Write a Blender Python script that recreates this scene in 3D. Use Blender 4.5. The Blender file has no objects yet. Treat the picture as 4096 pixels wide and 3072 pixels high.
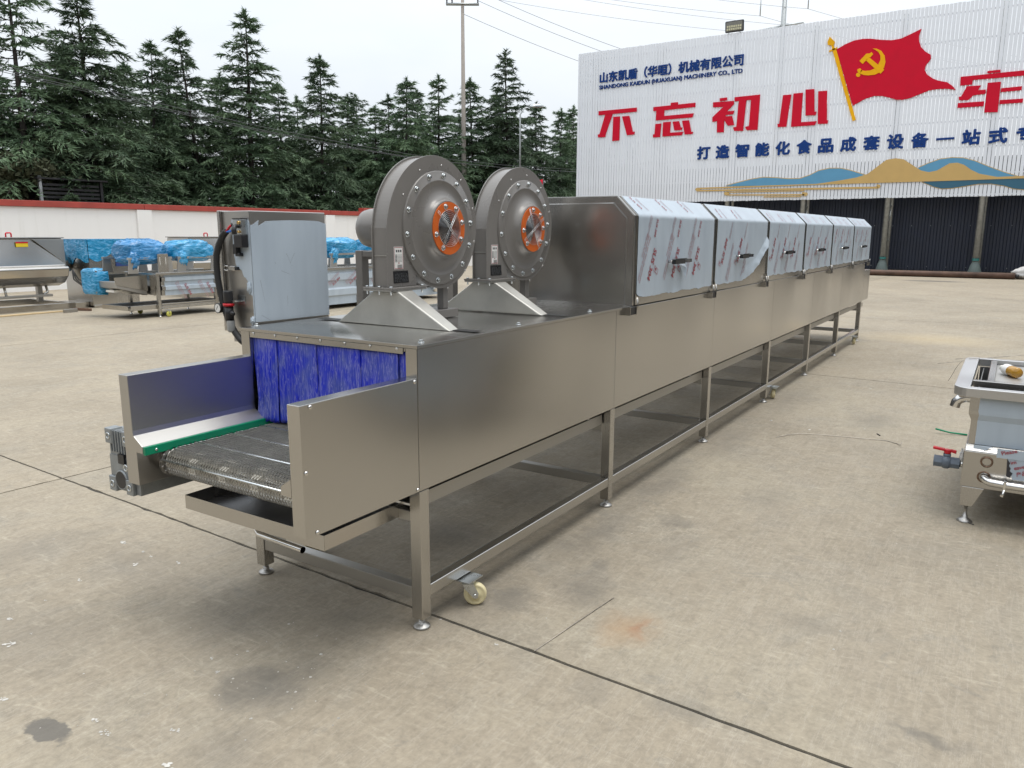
import bpy, bmesh, math, random
import numpy as np
from mathutils import Vector, Matrix

sc = bpy.context.scene
COL = sc.collection
PI = math.pi
R = math.radians

# ------------------------------------------------------------------ camera
CAM = np.array([-2.2779, -1.868, 1.6])
YAW, PITCH, ROLL, FPX = 0.5711, -0.1937, 0.003, 3087.12      # FPX: focal length in pixels of a 4096 px wide frame
_f = np.array([math.cos(YAW) * math.cos(PITCH), math.sin(YAW) * math.cos(PITCH), math.sin(PITCH)])
_r = np.array([math.sin(YAW), -math.cos(YAW), 0.0])
_u = np.cross(_r, _f)
_r, _u = _r * math.cos(ROLL) + _u * math.sin(ROLL), -_r * math.sin(ROLL) + _u * math.cos(ROLL)
cam = bpy.data.cameras.new('camera')
cam.sensor_width = 36
cam.lens = 36 * FPX / 4096
cam.clip_start = 0.05
cam.clip_end = 2000
camo = bpy.data.objects.new('camera', cam)
COL.objects.link(camo)
mw = Matrix.Identity(4)
for i in range(3):
    mw[i][0], mw[i][1], mw[i][2], mw[i][3] = _r[i], _u[i], -_f[i], CAM[i]
camo.matrix_world = mw
sc.camera = camo


def at(u, v, axis, val):
    """point where the view ray of photo pixel (u, v) meets the plane axis = val"""
    q = _f + _r * (u - 2048) / FPX - _u * (v - 1536) / FPX
    i = 'xyz'.index(axis)
    return CAM + q * (val - CAM[i]) / q[i]


# ------------------------------------------------------------------ sky, sun, exposure
SUN_EL, SUN_AZ = R(80), R(-70)        # azimuth measured from +X towards +Y
world = bpy.data.worlds.new('World')
sc.world = world
world.use_nodes = True
nt = world.node_tree
nt.nodes.clear()
wo = nt.nodes.new('ShaderNodeOutputWorld')
bg = nt.nodes.new('ShaderNodeBackground')
sky = nt.nodes.new('ShaderNodeTexSky')
sky.sky_type = 'NISHITA'
sky.sun_disc = False
sky.sun_elevation = SUN_EL
sky.sun_rotation = PI / 2 - SUN_AZ
sky.air_density = 1.0
sky.dust_density = 5.0
sky.ozone_density = 1.0
# a closed cloud layer over the sky: even grey-white with soft, barely darker patches
tc = nt.nodes.new('ShaderNodeTexCoord')
mp = nt.nodes.new('ShaderNodeMapping')
mp.inputs['Scale'].default_value = (1.0, 1.0, 2.6)
nz = nt.nodes.new('ShaderNodeTexNoise')
nz.inputs['Scale'].default_value = 2.2
nz.inputs['Detail'].default_value = 5
nz.inputs['Roughness'].default_value = 0.55
cr = nt.nodes.new('ShaderNodeValToRGB')
cr.color_ramp.elements[0].position = 0.30
cr.color_ramp.elements[0].color = (8.3, 8.9, 9.5, 1)
cr.color_ramp.elements[1].position = 0.62
cr.color_ramp.elements[1].color = (9.3, 9.65, 10.0, 1)
mx = nt.nodes.new('ShaderNodeMixRGB')
mx.inputs['Fac'].default_value = 0.9
nt.links.new(tc.outputs['Generated'], mp.inputs['Vector'])
nt.links.new(mp.outputs['Vector'], nz.inputs['Vector'])
nt.links.new(nz.outputs['Fac'], cr.inputs['Fac'])
nt.links.new(sky.outputs['Color'], mx.inputs['Color1'])
nt.links.new(cr.outputs['Color'], mx.inputs['Color2'])
# an overcast sky is brighter overhead than at the horizon
sx_ = nt.nodes.new('ShaderNodeSeparateXYZ')
nt.links.new(tc.outputs['Generated'], sx_.inputs[0])
mr_ = nt.nodes.new('ShaderNodeMapRange')
mr_.inputs['From Min'].default_value = 0.0
mr_.inputs['From Max'].default_value = 1.0
mr_.inputs['To Min'].default_value = 0.85
mr_.inputs['To Max'].default_value = 1.9
nt.links.new(sx_.outputs['Z'], mr_.inputs['Value'])
vm_ = nt.nodes.new('ShaderNodeVectorMath')
vm_.operation = 'SCALE'
nt.links.new(mx.outputs['Color'], vm_.inputs[0])
nt.links.new(mr_.outputs['Result'], vm_.inputs['Scale'])
nt.links.new(vm_.outputs[0], bg.inputs['Color'])
bg.inputs['Strength'].default_value = 0.103
nt.links.new(bg.outputs['Background'], wo.inputs['Surface'])

sl = bpy.data.lights.new('sun', 'SUN')
sl.energy = 1.5
sl.angle = R(32)
sl.color = (1.0, 0.96, 0.9)
so = bpy.data.objects.new('sun', sl)
COL.objects.link(so)
sd = Vector((math.cos(SUN_EL) * math.cos(SUN_AZ), math.cos(SUN_EL) * math.sin(SUN_AZ), math.sin(SUN_EL)))
so.rotation_euler = sd.to_track_quat('Z', 'Y').to_euler()
so.location = sd * 50

sc.view_settings.view_transform = 'Standard'
sc.view_settings.look = 'None'
sc.view_settings.exposure = 0.08
sc.view_settings.gamma = 1.0
sc.view_settings.use_curve_mapping = False
sc.cycles.use_denoising = True
sc.cycles.max_bounces = 8
sc.cycles.sample_clamp_indirect = 6
sc.render.film_transparent = False

# ------------------------------------------------------------------ materials
def _n(t, kind, **kw):
    n = t.nodes.new(kind)
    for k, v in kw.items():
        if k in n.inputs:
            n.inputs[k].default_value = v
        else:
            setattr(n, k, v)
    return n


def principled(name):
    m = bpy.data.materials.new(name)
    m.use_nodes = True
    t = m.node_tree
    p = t.nodes['Principled BSDF']
    return m, t, p


def ramp(t, fac, stops):
    c = t.nodes.new('ShaderNodeValToRGB')
    el = c.color_ramp.elements
    while len(el) < len(stops):
        el.new(0.5)
    for e, (p, col) in zip(el, stops):
        e.position = p
        e.color = (*col, 1) if len(col) == 3 else col
    t.links.new(fac, c.inputs['Fac'])
    return c.outputs['Color']


def plain(name, col, rough=0.5, metal=0.0, var=0.12, scale=6.0, bump=0.0, bscale=60.0, spec=0.5, stretch=None, coat=0.0):
    """procedural material: base colour with noise variation, roughness variation and optional fine bump"""
    m, t, p = principled(name)
    g = _n(t, 'ShaderNodeTexCoord')
    vec = g.outputs['Object']
    if stretch:
        mpn = _n(t, 'ShaderNodeMapping')
        mpn.inputs['Scale'].default_value = stretch
        t.links.new(vec, mpn.inputs['Vector'])
        vec = mpn.outputs['Vector']
    n1 = _n(t, 'ShaderNodeTexNoise', Scale=scale, Detail=6.0, Roughness=0.6)
    t.links.new(vec, n1.inputs['Vector'])
    lo = tuple(c * (1 - var) for c in col)
    hi = tuple(min(1, c * (1 + var)) for c in col)
    t.links.new(ramp(t, n1.outputs['Fac'], [(0.3, lo), (0.7, hi)]), p.inputs['Base Color'])
    r = ramp(t, n1.outputs['Fac'], [(0.3, (max(0.02, rough - 0.07),) * 3), (0.7, (min(1, rough + 0.07),) * 3)])
    t.links.new(r, p.inputs['Roughness'])
    p.inputs['Metallic'].default_value = metal
    p.inputs['Specular IOR Level'].default_value = spec
    if coat:
        p.inputs['Coat Weight'].default_value = coat
    if bump:
        n2 = _n(t, 'ShaderNodeTexNoise', Scale=bscale, Detail=3.0)
        t.links.new(vec, n2.inputs['Vector'])
        b = _n(t, 'ShaderNodeBump', Strength=bump, Distance=0.01)
        t.links.new(n2.outputs['Fac'], b.inputs['Height'])
        t.links.new(b.outputs['Normal'], p.inputs['Normal'])
    return m


def steel(name, col=(0.490, 0.478, 0.455), rough=0.22, stretch=(1.5, 60, 60), smudge=0.05, wave=0.14):
    """brushed stainless sheet: streaky roughness, handling smudges, slight waviness of the sheet"""
    m, t, p = principled(name)
    g = _n(t, 'ShaderNodeNewGeometry')
    mpn = _n(t, 'ShaderNodeMapping')
    mpn.inputs['Scale'].default_value = stretch
    t.links.new(g.outputs['Position'], mpn.inputs['Vector'])
    br = _n(t, 'ShaderNodeTexNoise', Scale=9.0, Detail=4.0, Roughness=0.7)
    t.links.new(mpn.outputs['Vector'], br.inputs['Vector'])
    sm = _n(t, 'ShaderNodeTexNoise', Scale=1.2, Detail=3.0, Roughness=0.45, Distortion=0.2)
    t.links.new(g.outputs['Position'], sm.inputs['Vector'])
    mixf = _n(t, 'ShaderNodeMath', operation='MULTIPLY_ADD')
    mixf.inputs[1].default_value = 0.45
    t.links.new(br.outputs['Fac'], mixf.inputs[0])
    t.links.new(sm.outputs['Fac'], mixf.inputs[2])
    t.links.new(ramp(t, mixf.outputs[0], [(0.40, (max(0.05, rough - smudge),) * 3), (0.85, (rough + smudge,) * 3)]), p.inputs['Roughness'])
    t.links.new(ramp(t, mixf.outputs[0], [(0.42, tuple(c * 0.94 for c in col)), (0.86, tuple(min(1, c * 1.05) for c in col))]), p.inputs['Base Color'])
    p.inputs['Metallic'].default_value = 1.0
    wv = _n(t, 'ShaderNodeTexNoise', Scale=1.1, Detail=0.0)
    t.links.new(g.outputs['Position'], wv.inputs['Vector'])
    b1 = _n(t, 'ShaderNodeBump', Strength=wave, Distance=0.25)
    t.links.new(wv.outputs['Fac'], b1.inputs['Height'])
    t.links.new(b1.outputs['Normal'], p.inputs['Normal'])
    return m


M = {}
M['steel'] = steel('brushed_steel')
M['steel_v'] = steel('brushed_steel_vertical', stretch=(60, 60, 1.5), rough=0.23)
M['steel_wing'] = steel('wing_steel', rough=0.34, smudge=0.05, wave=0.08)
M['steel_lid'] = steel('lid_steel', rough=0.22, wave=0.30, smudge=0.10)
M['steel_dull'] = steel('dull_steel', col=(0.44, 0.43, 0.41), rough=0.42, stretch=(60, 2, 60))
M['steel_weld'] = plain('pickled_duct_steel', (0.50, 0.49, 0.45), 0.45, 0.75, 0.14, 4.0, 0.04, 30)
M['chrome'] = plain('polished_steel', (0.72, 0.71, 0.69), 0.13, 1.0, 0.05, 14)
M['zinc'] = plain('zinc_plate', (0.60, 0.63, 0.64), 0.30, 1.0, 0.1, 30)
M['cast'] = plain('cast_aluminium', (0.30, 0.32, 0.33), 0.45, 0.55, 0.12, 25, 0.15, 120)
M['black'] = plain('black_plastic', (0.018, 0.018, 0.02), 0.42, 0, 0.2, 20)
M['dark'] = plain('dark_void', (0.012, 0.012, 0.012), 0.7, 0, 0.2, 5)
M['rubber'] = plain('black_rubber_hose', (0.02, 0.02, 0.02), 0.55, 0, 0.2, 40)
M['white_plastic'] = plain('white_plastic', (0.72, 0.70, 0.64), 0.4, 0, 0.07, 10)
M['cream'] = plain('cream_nylon_wheel', (0.70, 0.62, 0.38), 0.45, 0, 0.12, 30)
M['green'] = plain('green_guide_plastic', (0.0, 0.235, 0.115), 0.38, 0, 0.08, 12)
M['orange'] = plain('orange_paint', (0.62, 0.12, 0.012), 0.42, 0, 0.06, 14)
M['fan_grey'] = plain('grey_machine_paint', (0.190, 0.178, 0.165), 0.30, 0.0, 0.06, 2.5, 0.0, 40, 0.6)
M['red'] = plain('red_plastic', (0.55, 0.01, 0.02), 0.35, 0, 0.08, 10)
M['blue_tube'] = plain('blue_tube', (0.03, 0.16, 0.55), 0.35, 0, 0.08, 10)
M['pvc'] = plain('grey_pvc', (0.12, 0.15, 0.19), 0.38, 0, 0.06, 10)
M['brass'] = plain('brass', (0.60, 0.40, 0.16), 0.3, 1.0, 0.08, 20)
M['paper'] = plain('label_paper', (0.74, 0.73, 0.70), 0.55, 0, 0.03, 10)
M['ink_red'] = plain('red_print', (0.33, 0.035, 0.05), 0.45, 0, 0.1, 20)
M['ink_pale'] = plain('faded_red_print', (0.40, 0.22, 0.24), 0.45, 0, 0.1, 20)
M['ink_black'] = plain('black_print', (0.03, 0.03, 0.035), 0.5, 0, 0.1, 20)
M['ink_blue'] = plain('blue_print', (0.02, 0.05, 0.2), 0.5, 0, 0.1, 20)
M['plate_black'] = plain('black_nameplate', (0.012, 0.013, 0.015), 0.3, 0, 0.2, 60)
M['sign_red'] = plain('sign_red', (0.58, 0.006, 0.028), 0.6, 0, 0.05, 2, spec=0.15)
M['sign_blue'] = plain('sign_blue', (0.010, 0.045, 0.20), 0.6, 0, 0.06, 2, spec=0.15)
M['sign_gold'] = plain('sign_yellow', (0.82, 0.42, 0.006), 0.6, 0, 0.05, 2, spec=0.15)
M['sign_tan'] = plain('sign_tan', (0.56, 0.37, 0.13), 0.5, 0, 0.05, 2)
M['sign_sky'] = plain('sign_light_blue', (0.10, 0.30, 0.48), 0.5, 0, 0.05, 2)
M['sign_navy'] = plain('sign_dark_blue', (0.03, 0.12, 0.19), 0.5, 0, 0.05, 2)
M['slat'] = plain('white_slat_coating', (0.76, 0.785, 0.83), 0.45, 0, 0.04, 0.8)
M['galv'] = plain('galvanised_steel', (0.40, 0.42, 0.42), 0.42, 0.8, 0.22, 8)
M['navy_clad'] = plain('navy_cladding', (0.010, 0.015, 0.030), 0.55, 0, 0.18, 1.5)
M['pole'] = plain('concrete_pole', (0.30, 0.27, 0.24), 0.8, 0, 0.12, 3, 0.2, 30)
M['wall_white'] = None
M['coping'] = plain('red_coping_paint', (0.36, 0.055, 0.04), 0.6, 0, 0.16, 2.5, 0.2, 30)
M['wood'] = plain('raw_timber', (0.55, 0.42, 0.24), 0.7, 0, 0.15, 8, 0.2, 40, stretch=(1, 8, 8))
M['bark'] = plain('bark', (0.040, 0.034, 0.029), 0.9, 0, 0.3, 12, 0.5, 30)
M['yellow_tag'] = plain('yellow_label', (0.75, 0.55, 0.02), 0.5, 0, 0.05, 10)
M['roof_dark'] = plain('grey_factory_wall', (0.16, 0.165, 0.17), 0.7, 0, 0.15, 0.5)
M['lens'] = plain('lamp_lens', (0.62, 0.60, 0.42), 0.2, 0, 0.1, 30)
M['wire'] = plain('steel_wire', (0.42, 0.38, 0.33), 0.4, 0.8, 0.2, 20)
M['cable'] = plain('cable', (0.09, 0.095, 0.10), 0.6, 0, 0.1, 5)
M['cable_pale'] = plain('aluminium_conductor', (0.30, 0.31, 0.33), 0.6, 0, 0.1, 5)
M['sack'] = plain('white_sack', (0.55, 0.54, 0.52), 0.7, 0, 0.25, 5, 0.4, 14)


def mat_film():
    """bluish-white protective film: pale, softly glossy, faint handling streaks"""
    m, t, p = principled('protective_film')
    g = _n(t, 'ShaderNodeNewGeometry')
    n1 = _n(t, 'ShaderNodeTexNoise', Scale=3.0, Detail=6.0, Roughness=0.6)
    mpn = _n(t, 'ShaderNodeMapping')
    mpn.inputs['Scale'].default_value = (3, 3, 0.5)
    t.links.new(g.outputs['Position'], mpn.inputs['Vector'])
    t.links.new(mpn.outputs['Vector'], n1.inputs['Vector'])
    t.links.new(ramp(t, n1.outputs['Fac'], [(0.3, (0.40, 0.465, 0.53)), (0.7, (0.47, 0.54, 0.605))]), p.inputs['Base Color'])
    p.inputs['Metallic'].default_value = 0.0
    t.links.new(ramp(t, n1.outputs['Fac'], [(0.3, (0.34,) * 3), (0.7, (0.46,) * 3)]), p.inputs['Roughness'])
    n2 = _n(t, 'ShaderNodeTexNoise', Scale=1.4, Detail=3.0)
    t.links.new(mpn.outputs['Vector'], n2.inputs['Vector'])
    b = _n(t, 'ShaderNodeBump', Strength=0.12, Distance=0.06)
    t.links.new(n2.outputs['Fac'], b.inputs['Height'])
    t.links.new(b.outputs['Normal'], p.inputs['Normal'])
    return m


def mat_curtain():
    """blue strips still wrapped in cloudy plastic with many thin vertical wrinkles"""
    m, t, p = principled('wrapped_blue_strip')
    g = _n(t, 'ShaderNodeNewGeometry')
    mpn = _n(t, 'ShaderNodeMapping')
    mpn.inputs['Scale'].default_value = (1, 34, 3.2)
    t.links.new(g.outputs['Position'], mpn.inputs['Vector'])
    n1 = _n(t, 'ShaderNodeTexNoise', Scale=3.0, Detail=4.0, Roughness=0.55, Distortion=0.7)
    t.links.new(mpn.outputs['Vector'], n1.inputs['Vector'])
    n3 = _n(t, 'ShaderNodeTexNoise', Scale=9.0, Detail=3.0)
    t.links.new(g.outputs['Position'], n3.inputs['Vector'])
    # thin wrinkle lines: where the stretched noise crosses its middle value
    a = _n(t, 'ShaderNodeMath', operation='SUBTRACT')
    a.inputs[1].default_value = 0.5
    t.links.new(n1.outputs['Fac'], a.inputs[0])
    ab = _n(t, 'ShaderNodeMath', operation='ABSOLUTE')
    t.links.new(a.outputs[0], ab.inputs[0])
    line = ramp(t, ab.outputs[0], [(0.0, (1, 1, 1)), (0.045, (0, 0, 0))])
    patch = ramp(t, n3.outputs['Fac'], [(0.40, (0, 0, 0)), (0.62, (1, 1, 1))])
    base = _n(t, 'ShaderNodeMixRGB')
    base.inputs['Color1'].default_value = (0.006, 0.024, 0.56, 1)
    base.inputs['Color2'].default_value = (0.055, 0.085, 0.46, 1)
    t.links.new(patch, base.inputs['Fac'])
    mx2 = _n(t, 'ShaderNodeMixRGB')
    mx2.inputs['Color2'].default_value = (0.36, 0.37, 0.66, 1)
    t.links.new(base.outputs[0], mx2.inputs['Color1'])
    lf = _n(t, 'ShaderNodeMath', operation='MULTIPLY')
    lf.inputs[1].default_value = 0.58
    t.links.new(line, lf.inputs[0])
    t.links.new(lf.outputs[0], mx2.inputs['Fac'])
    t.links.new(mx2.outputs[0], p.inputs['Base Color'])
    p.inputs['Roughness'].default_value = 0.32
    p.inputs['Specular IOR Level'].default_value = 0.55
    b = _n(t, 'ShaderNodeBump', Strength=0.5, Distance=0.006)
    t.links.new(n1.outputs['Fac'], b.inputs['Height'])
    t.links.new(b.outputs['Normal'], p.inputs['Normal'])
    return m


def mat_wrap(name='blue_stretch_wrap', tint=(0.012, 0.26, 0.50)):
    m, t, p = principled(name)
    g = _n(t, 'ShaderNodeTexCoord')
    mpn = _n(t, 'ShaderNodeMapping')
    mpn.inputs['Scale'].default_value = (2.0, 2.0, 7.0)
    mpn.inputs['Rotation'].default_value = (0.2, 0.5, 0.3)
    t.links.new(g.outputs['Object'], mpn.inputs['Vector'])
    n1 = _n(t, 'ShaderNodeTexNoise', Scale=2.6, Detail=5.0, Roughness=0.6, Distortion=1.6)
    t.links.new(mpn.outputs['Vector'], n1.inputs['Vector'])
    hi = tuple(min(1, c * 1.2 + 0.10) for c in tint)
    vh = tuple(min(1, c * 0.8 + 0.34) for c in tint)
    lo = tuple(c * 0.55 for c in tint)
    t.links.new(ramp(t, n1.outputs['Fac'], [(0.30, lo), (0.47, tint), (0.60, hi), (0.74, vh)]), p.inputs['Base Color'])
    p.inputs['Roughness'].default_value = 0.24
    p.inputs['Specular IOR Level'].default_value = 0.6
    b = _n(t, 'ShaderNodeBump', Strength=0.6, Distance=0.015)
    t.links.new(n1.outputs['Fac'], b.inputs['Height'])
    t.links.new(b.outputs['Normal'], p.inputs['Normal'])
    return m


def mat_wall():
    m, t, p = principled('white_rendered_wall')
    g = _n(t, 'ShaderNodeNewGeometry')
    n1 = _n(t, 'ShaderNodeTexNoise', Scale=0.6, Detail=8.0, Roughness=0.65)
    t.links.new(g.outputs['Position'], n1.inputs['Vector'])
    mpn = _n(t, 'ShaderNodeMapping')
    mpn.inputs['Scale'].default_value = (6, 6, 0.35)
    t.links.new(g.outputs['Position'], mpn.inputs['Vector'])
    n2 = _n(t, 'ShaderNodeTexNoise', Scale=1.0, Detail=6.0, Roughness=0.6)
    t.links.new(mpn.outputs['Vector'], n2.inputs['Vector'])
    mm = _n(t, 'ShaderNodeMath', operation='MULTIPLY')
    t.links.new(n1.outputs['Fac'], mm.inputs[0])
    t.links.new(n2.outputs['Fac'], mm.inputs[1])
    t.links.new(ramp(t, mm.outputs[0], [(0.10, (0.78, 0.77, 0.74)), (0.20, (0.84, 0.83, 0.81)), (0.5, (0.86, 0.85, 0.83))]), p.inputs['Base Color'])
    p.inputs['Roughness'].default_value = 0.85
    return m


def mat_ground():
    """worn concrete yard: mottled, trowel marks, grey scuffs, hair lines, the stains the yard has, and painted contact shade"""
    m, t, p = principled('worn_concrete')
    g = _n(t, 'ShaderNodeNewGeometry')
    pos = g.outputs['Position']

    def noise(scale, det=6.0, rough=0.6, dist=0.0, vec=None):
        n = _n(t, 'ShaderNodeTexNoise', Scale=scale, Detail=det, Roughness=rough, Distortion=dist)
        t.links.new(vec if vec else pos, n.inputs['Vector'])
        return n.outputs['Fac']

    def mixc(a, b, fac, mode='MIX'):
        n = _n(t, 'ShaderNodeMixRGB', blend_type=mode)
        for s, v in ((n.inputs['Color1'], a), (n.inputs['Color2'], b), (n.inputs['Fac'], fac)):
            if isinstance(v, (tuple, float, int)):
                s.default_value = v if not isinstance(v, tuple) else (*v, 1)
            else:
                t.links.new(v, s)
        return n.outputs[0]

    def math_(op, a, b=None):
        n = _n(t, 'ShaderNodeMath', operation=op)
        for s, v in ((n.inputs[0], a), (n.inputs[1], b)):
            if v is None:
                continue
            if isinstance(v, (float, int)):
                s.default_value = v
            else:
                t.links.new(v, s)
        return n.outputs[0]

    col = ramp(t, noise(0.55, 6, 0.62, 0.4), [(0.30, (0.252, 0.217, 0.163)), (0.52, (0.305, 0.263, 0.199)), (0.72, (0.342, 0.3, 0.226))])
    # cloudy grey patches, a metre or less across
    f1 = ramp(t, noise(1.9, 7, 0.66, 0.8), [(0.50, (0, 0, 0)), (0.70, (1, 1, 1))])
    col = mixc(col, (0.256, 0.234, 0.192), math_('MULTIPLY', f1, 0.5))
    f3 = ramp(t, noise(3.4, 8, 0.72, 1.4), [(0.60, (0, 0, 0)), (0.66, (1, 1, 1))])
    col = mixc(col, (0.225, 0.208, 0.175), math_('MULTIPLY', f3, 0.42))
    # flaky trowelled marks
    vo = _n(t, 'ShaderNodeTexVoronoi', feature='DISTANCE_TO_EDGE', Scale=6.5)
    dv = _n(t, 'ShaderNodeMixRGB', blend_type='ADD')
    dv.inputs['Fac'].default_value = 0.35
    nn = _n(t, 'ShaderNodeTexNoise', Scale=5.0, Detail=4.0)
    t.links.new(pos, nn.inputs['Vector'])
    t.links.new(pos, dv.inputs['Color1'])
    t.links.new(nn.outputs['Color'], dv.inputs['Color2'])
    t.links.new(dv.outputs[0], vo.inputs['Vector'])
    ed = ramp(t, vo.outputs['Distance'], [(0.0, (1, 1, 1)), (0.05, (0, 0, 0))])
    where = ramp(t, noise(0.9, 3, 0.5), [(0.52, (0, 0, 0)), (0.66, (1, 1, 1))])
    col = mixc(col, (0.458, 0.417, 0.328), math_('MULTIPLY', math_('MULTIPLY', ed, where), 0.28))
    # streaky brush texture
    mpn = _n(t, 'ShaderNodeMapping')
    mpn.inputs['Scale'].default_value = (9, 2.2, 1)
    mpn.inputs['Rotation'].default_value = (0, 0, 0.5)
    t.links.new(pos, mpn.inputs['Vector'])
    st = noise(2.6, 7, 0.68, 1.3, mpn.outputs['Vector'])
    col = mixc(col, (0.5, 0.454, 0.357), math_('MULTIPLY', ramp(t, st, [(0.56, (0, 0, 0)), (0.76, (1, 1, 1))]), 0.5))
    col = mixc(col, (0.22, 0.203, 0.166), math_('MULTIPLY', ramp(t, st, [(0.22, (1, 1, 1)), (0.40, (0, 0, 0))]), 0.40))
    # fine grain
    gr = noise(42, 6, 0.75)
    col = mixc(col, ramp(t, gr, [(0.3, (0.70, 0.70, 0.70)), (0.7, (1.26, 1.26, 1.26))]), 0.6, 'MULTIPLY')
    g2 = noise(13, 7, 0.7, 0.8)
    col = mixc(col, ramp(t, g2, [(0.28, (0.70, 0.69, 0.68)), (0.5, (1, 1, 1)), (0.72, (1.18, 1.18, 1.18))]), 0.6, 'MULTIPLY')
    # hair cracks and boot-scuffed flakes
    v2 = _n(t, 'ShaderNodeTexVoronoi', feature='DISTANCE_TO_EDGE', Scale=2.1)
    t.links.new(dv.outputs[0], v2.inputs['Vector'])
    c2 = ramp(t, v2.outputs['Distance'], [(0.0, (1, 1, 1)), (0.006, (0, 0, 0))])
    col = mixc(col, (0.17, 0.155, 0.13), math_('MULTIPLY', math_('MULTIPLY', c2, ramp(t, noise(0.5, 2), [(0.5, (0, 0, 0)), (0.6, (1, 1, 1))])), 0.35))
    # thin scratches
    mp2 = _n(t, 'ShaderNodeMapping')
    mp2.inputs['Scale'].default_value = (1.0, 14, 1)
    mp2.inputs['Rotation'].default_value = (0, 0, -0.75)
    t.links.new(pos, mp2.inputs['Vector'])
    s2 = noise(1.2, 9, 0.75, 0.2, mp2.outputs['Vector'])
    sa = math_('ABSOLUTE', math_('SUBTRACT', s2, 0.52))
    col = mixc(col, (0.46, 0.42, 0.35), math_('MULTIPLY', ramp(t, sa, [(0.0, (1, 1, 1)), (0.010, (0, 0, 0))]), 0.5))
    # pale paint splashes, scattered on the left of the yard
    sp = noise(7.5, 5, 0.6, 0.6)
    spl = ramp(t, sp, [(0.745, (0, 0, 0)), (0.79, (1, 1, 1))])
    spm = ramp(t, noise(0.8, 2, 0.5), [(0.50, (0, 0, 0)), (0.58, (1, 1, 1))])
    col = mixc(col, (0.66, 0.65, 0.62), math_('MULTIPLY', math_('MULTIPLY', spl, spm), 0.85))

    # stains and painted contact shade with a place of their own: (x, y, rx, ry, colour, strength)
    wob = _n(t, 'ShaderNodeTexNoise', Scale=4.0, Detail=5.0, Roughness=0.65)
    t.links.new(pos, wob.inputs['Vector'])
    wv = _n(t, 'ShaderNodeVectorMath', operation='MULTIPLY_ADD')
    t.links.new(wob.outputs['Color'], wv.inputs[0])
    wv.inputs[1].default_value = (0.30, 0.30, 0)
    t.links.new(pos, wv.inputs[2])

    def blotch(col, x, y, rx, ry, c, s, soft=0.6, rot=0.0):
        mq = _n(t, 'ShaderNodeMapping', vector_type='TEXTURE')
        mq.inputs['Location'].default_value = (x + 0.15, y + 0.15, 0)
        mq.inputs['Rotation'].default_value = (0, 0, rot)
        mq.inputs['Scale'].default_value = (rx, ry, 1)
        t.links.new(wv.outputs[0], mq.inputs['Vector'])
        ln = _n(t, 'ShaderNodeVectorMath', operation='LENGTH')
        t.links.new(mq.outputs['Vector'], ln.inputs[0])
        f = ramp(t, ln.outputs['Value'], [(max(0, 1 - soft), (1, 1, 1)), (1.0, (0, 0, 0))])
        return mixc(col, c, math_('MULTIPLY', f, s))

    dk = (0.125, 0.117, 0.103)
    col = blotch(col, 0.46, -0.68, 0.20, 0.17, (0.36, 0.22, 0.11), 0.5, 0.9)
    col = blotch(col, 0.47, -0.74, 0.10, 0.05, (0.30, 0.12, 0.05), 0.45, 0.9)
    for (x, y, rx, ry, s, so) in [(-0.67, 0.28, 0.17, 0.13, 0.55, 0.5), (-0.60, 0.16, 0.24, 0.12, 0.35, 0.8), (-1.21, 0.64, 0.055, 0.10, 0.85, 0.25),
                                  (-0.15, 0.35, 0.22, 0.3, 0.30, 0.9), (0.42, -0.16, 0.15, 0.13, 0.5, 0.8), (0.62, -0.40, 0.18, 0.14, 0.4, 0.8), (0.30, -0.02, 0.5, 0.22, 0.30, 0.9), (1.3, -0.12, 0.6, 0.16, 0.45, 0.9), (2.3, -0.10, 0.7, 0.18, 0.4, 0.9), (3.6, -0.12, 0.8, 0.2, 0.35, 0.9), (5.4, -0.15, 1.2, 0.25, 0.3, 0.9), (0.95, -0.30, 0.10, 0.08, 0.4, 0.5), (1.7, -0.42, 0.12, 0.10, 0.35, 0.6), (-0.35, 0.75, 0.35, 0.3, 0.35, 0.9), (-0.95, 0.05, 0.2, 0.16, 0.3, 0.8), (0.05, -1.05, 0.10, 0.16, 0.35, 0.6), (-0.95, 1.3, 0.3, 0.35, 0.28, 0.9), (0.33, -1.80, 0.05, 0.16, 0.5, 0.7),  # broad soft ones by the machine carry contact shade as well as footprint grime
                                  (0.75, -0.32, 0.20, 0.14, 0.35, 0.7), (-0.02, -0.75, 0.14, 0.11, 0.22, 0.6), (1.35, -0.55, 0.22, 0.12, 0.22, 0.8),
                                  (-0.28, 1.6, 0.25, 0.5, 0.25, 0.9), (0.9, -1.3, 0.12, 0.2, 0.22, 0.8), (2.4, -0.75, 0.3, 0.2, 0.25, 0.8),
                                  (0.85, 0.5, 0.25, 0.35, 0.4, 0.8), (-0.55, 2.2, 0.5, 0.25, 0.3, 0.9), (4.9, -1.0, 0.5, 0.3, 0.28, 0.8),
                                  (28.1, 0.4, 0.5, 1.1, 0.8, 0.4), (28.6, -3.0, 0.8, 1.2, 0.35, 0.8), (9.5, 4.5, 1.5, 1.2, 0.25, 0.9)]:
        col = blotch(col, x, y, rx, ry, dk, s, so)
    col = blotch(col, 11.2, -0.9, 0.9, 1.3, (0.45, 0.36, 0.22), 0.5, 0.9)
    oi = _n(t, 'ShaderNodeObjectInfo')
    col = mixc(col, ramp(t, oi.outputs['Random'], [(0.0, (0.95, 0.955, 0.96)), (1.0, (1.05, 1.04, 1.03))]), 1.0, 'MULTIPLY')
    t.links.new(col, p.inputs['Base Color'])
    t.links.new(ramp(t, noise(3.0, 5, 0.6), [(0.3, (0.62,) * 3), (0.7, (0.85,) * 3)]), p.inputs['Roughness'])
    p.inputs['Specular IOR Level'].default_value = 0.35
    b = _n(t, 'ShaderNodeBump', Strength=0.35, Distance=0.004)
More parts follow.
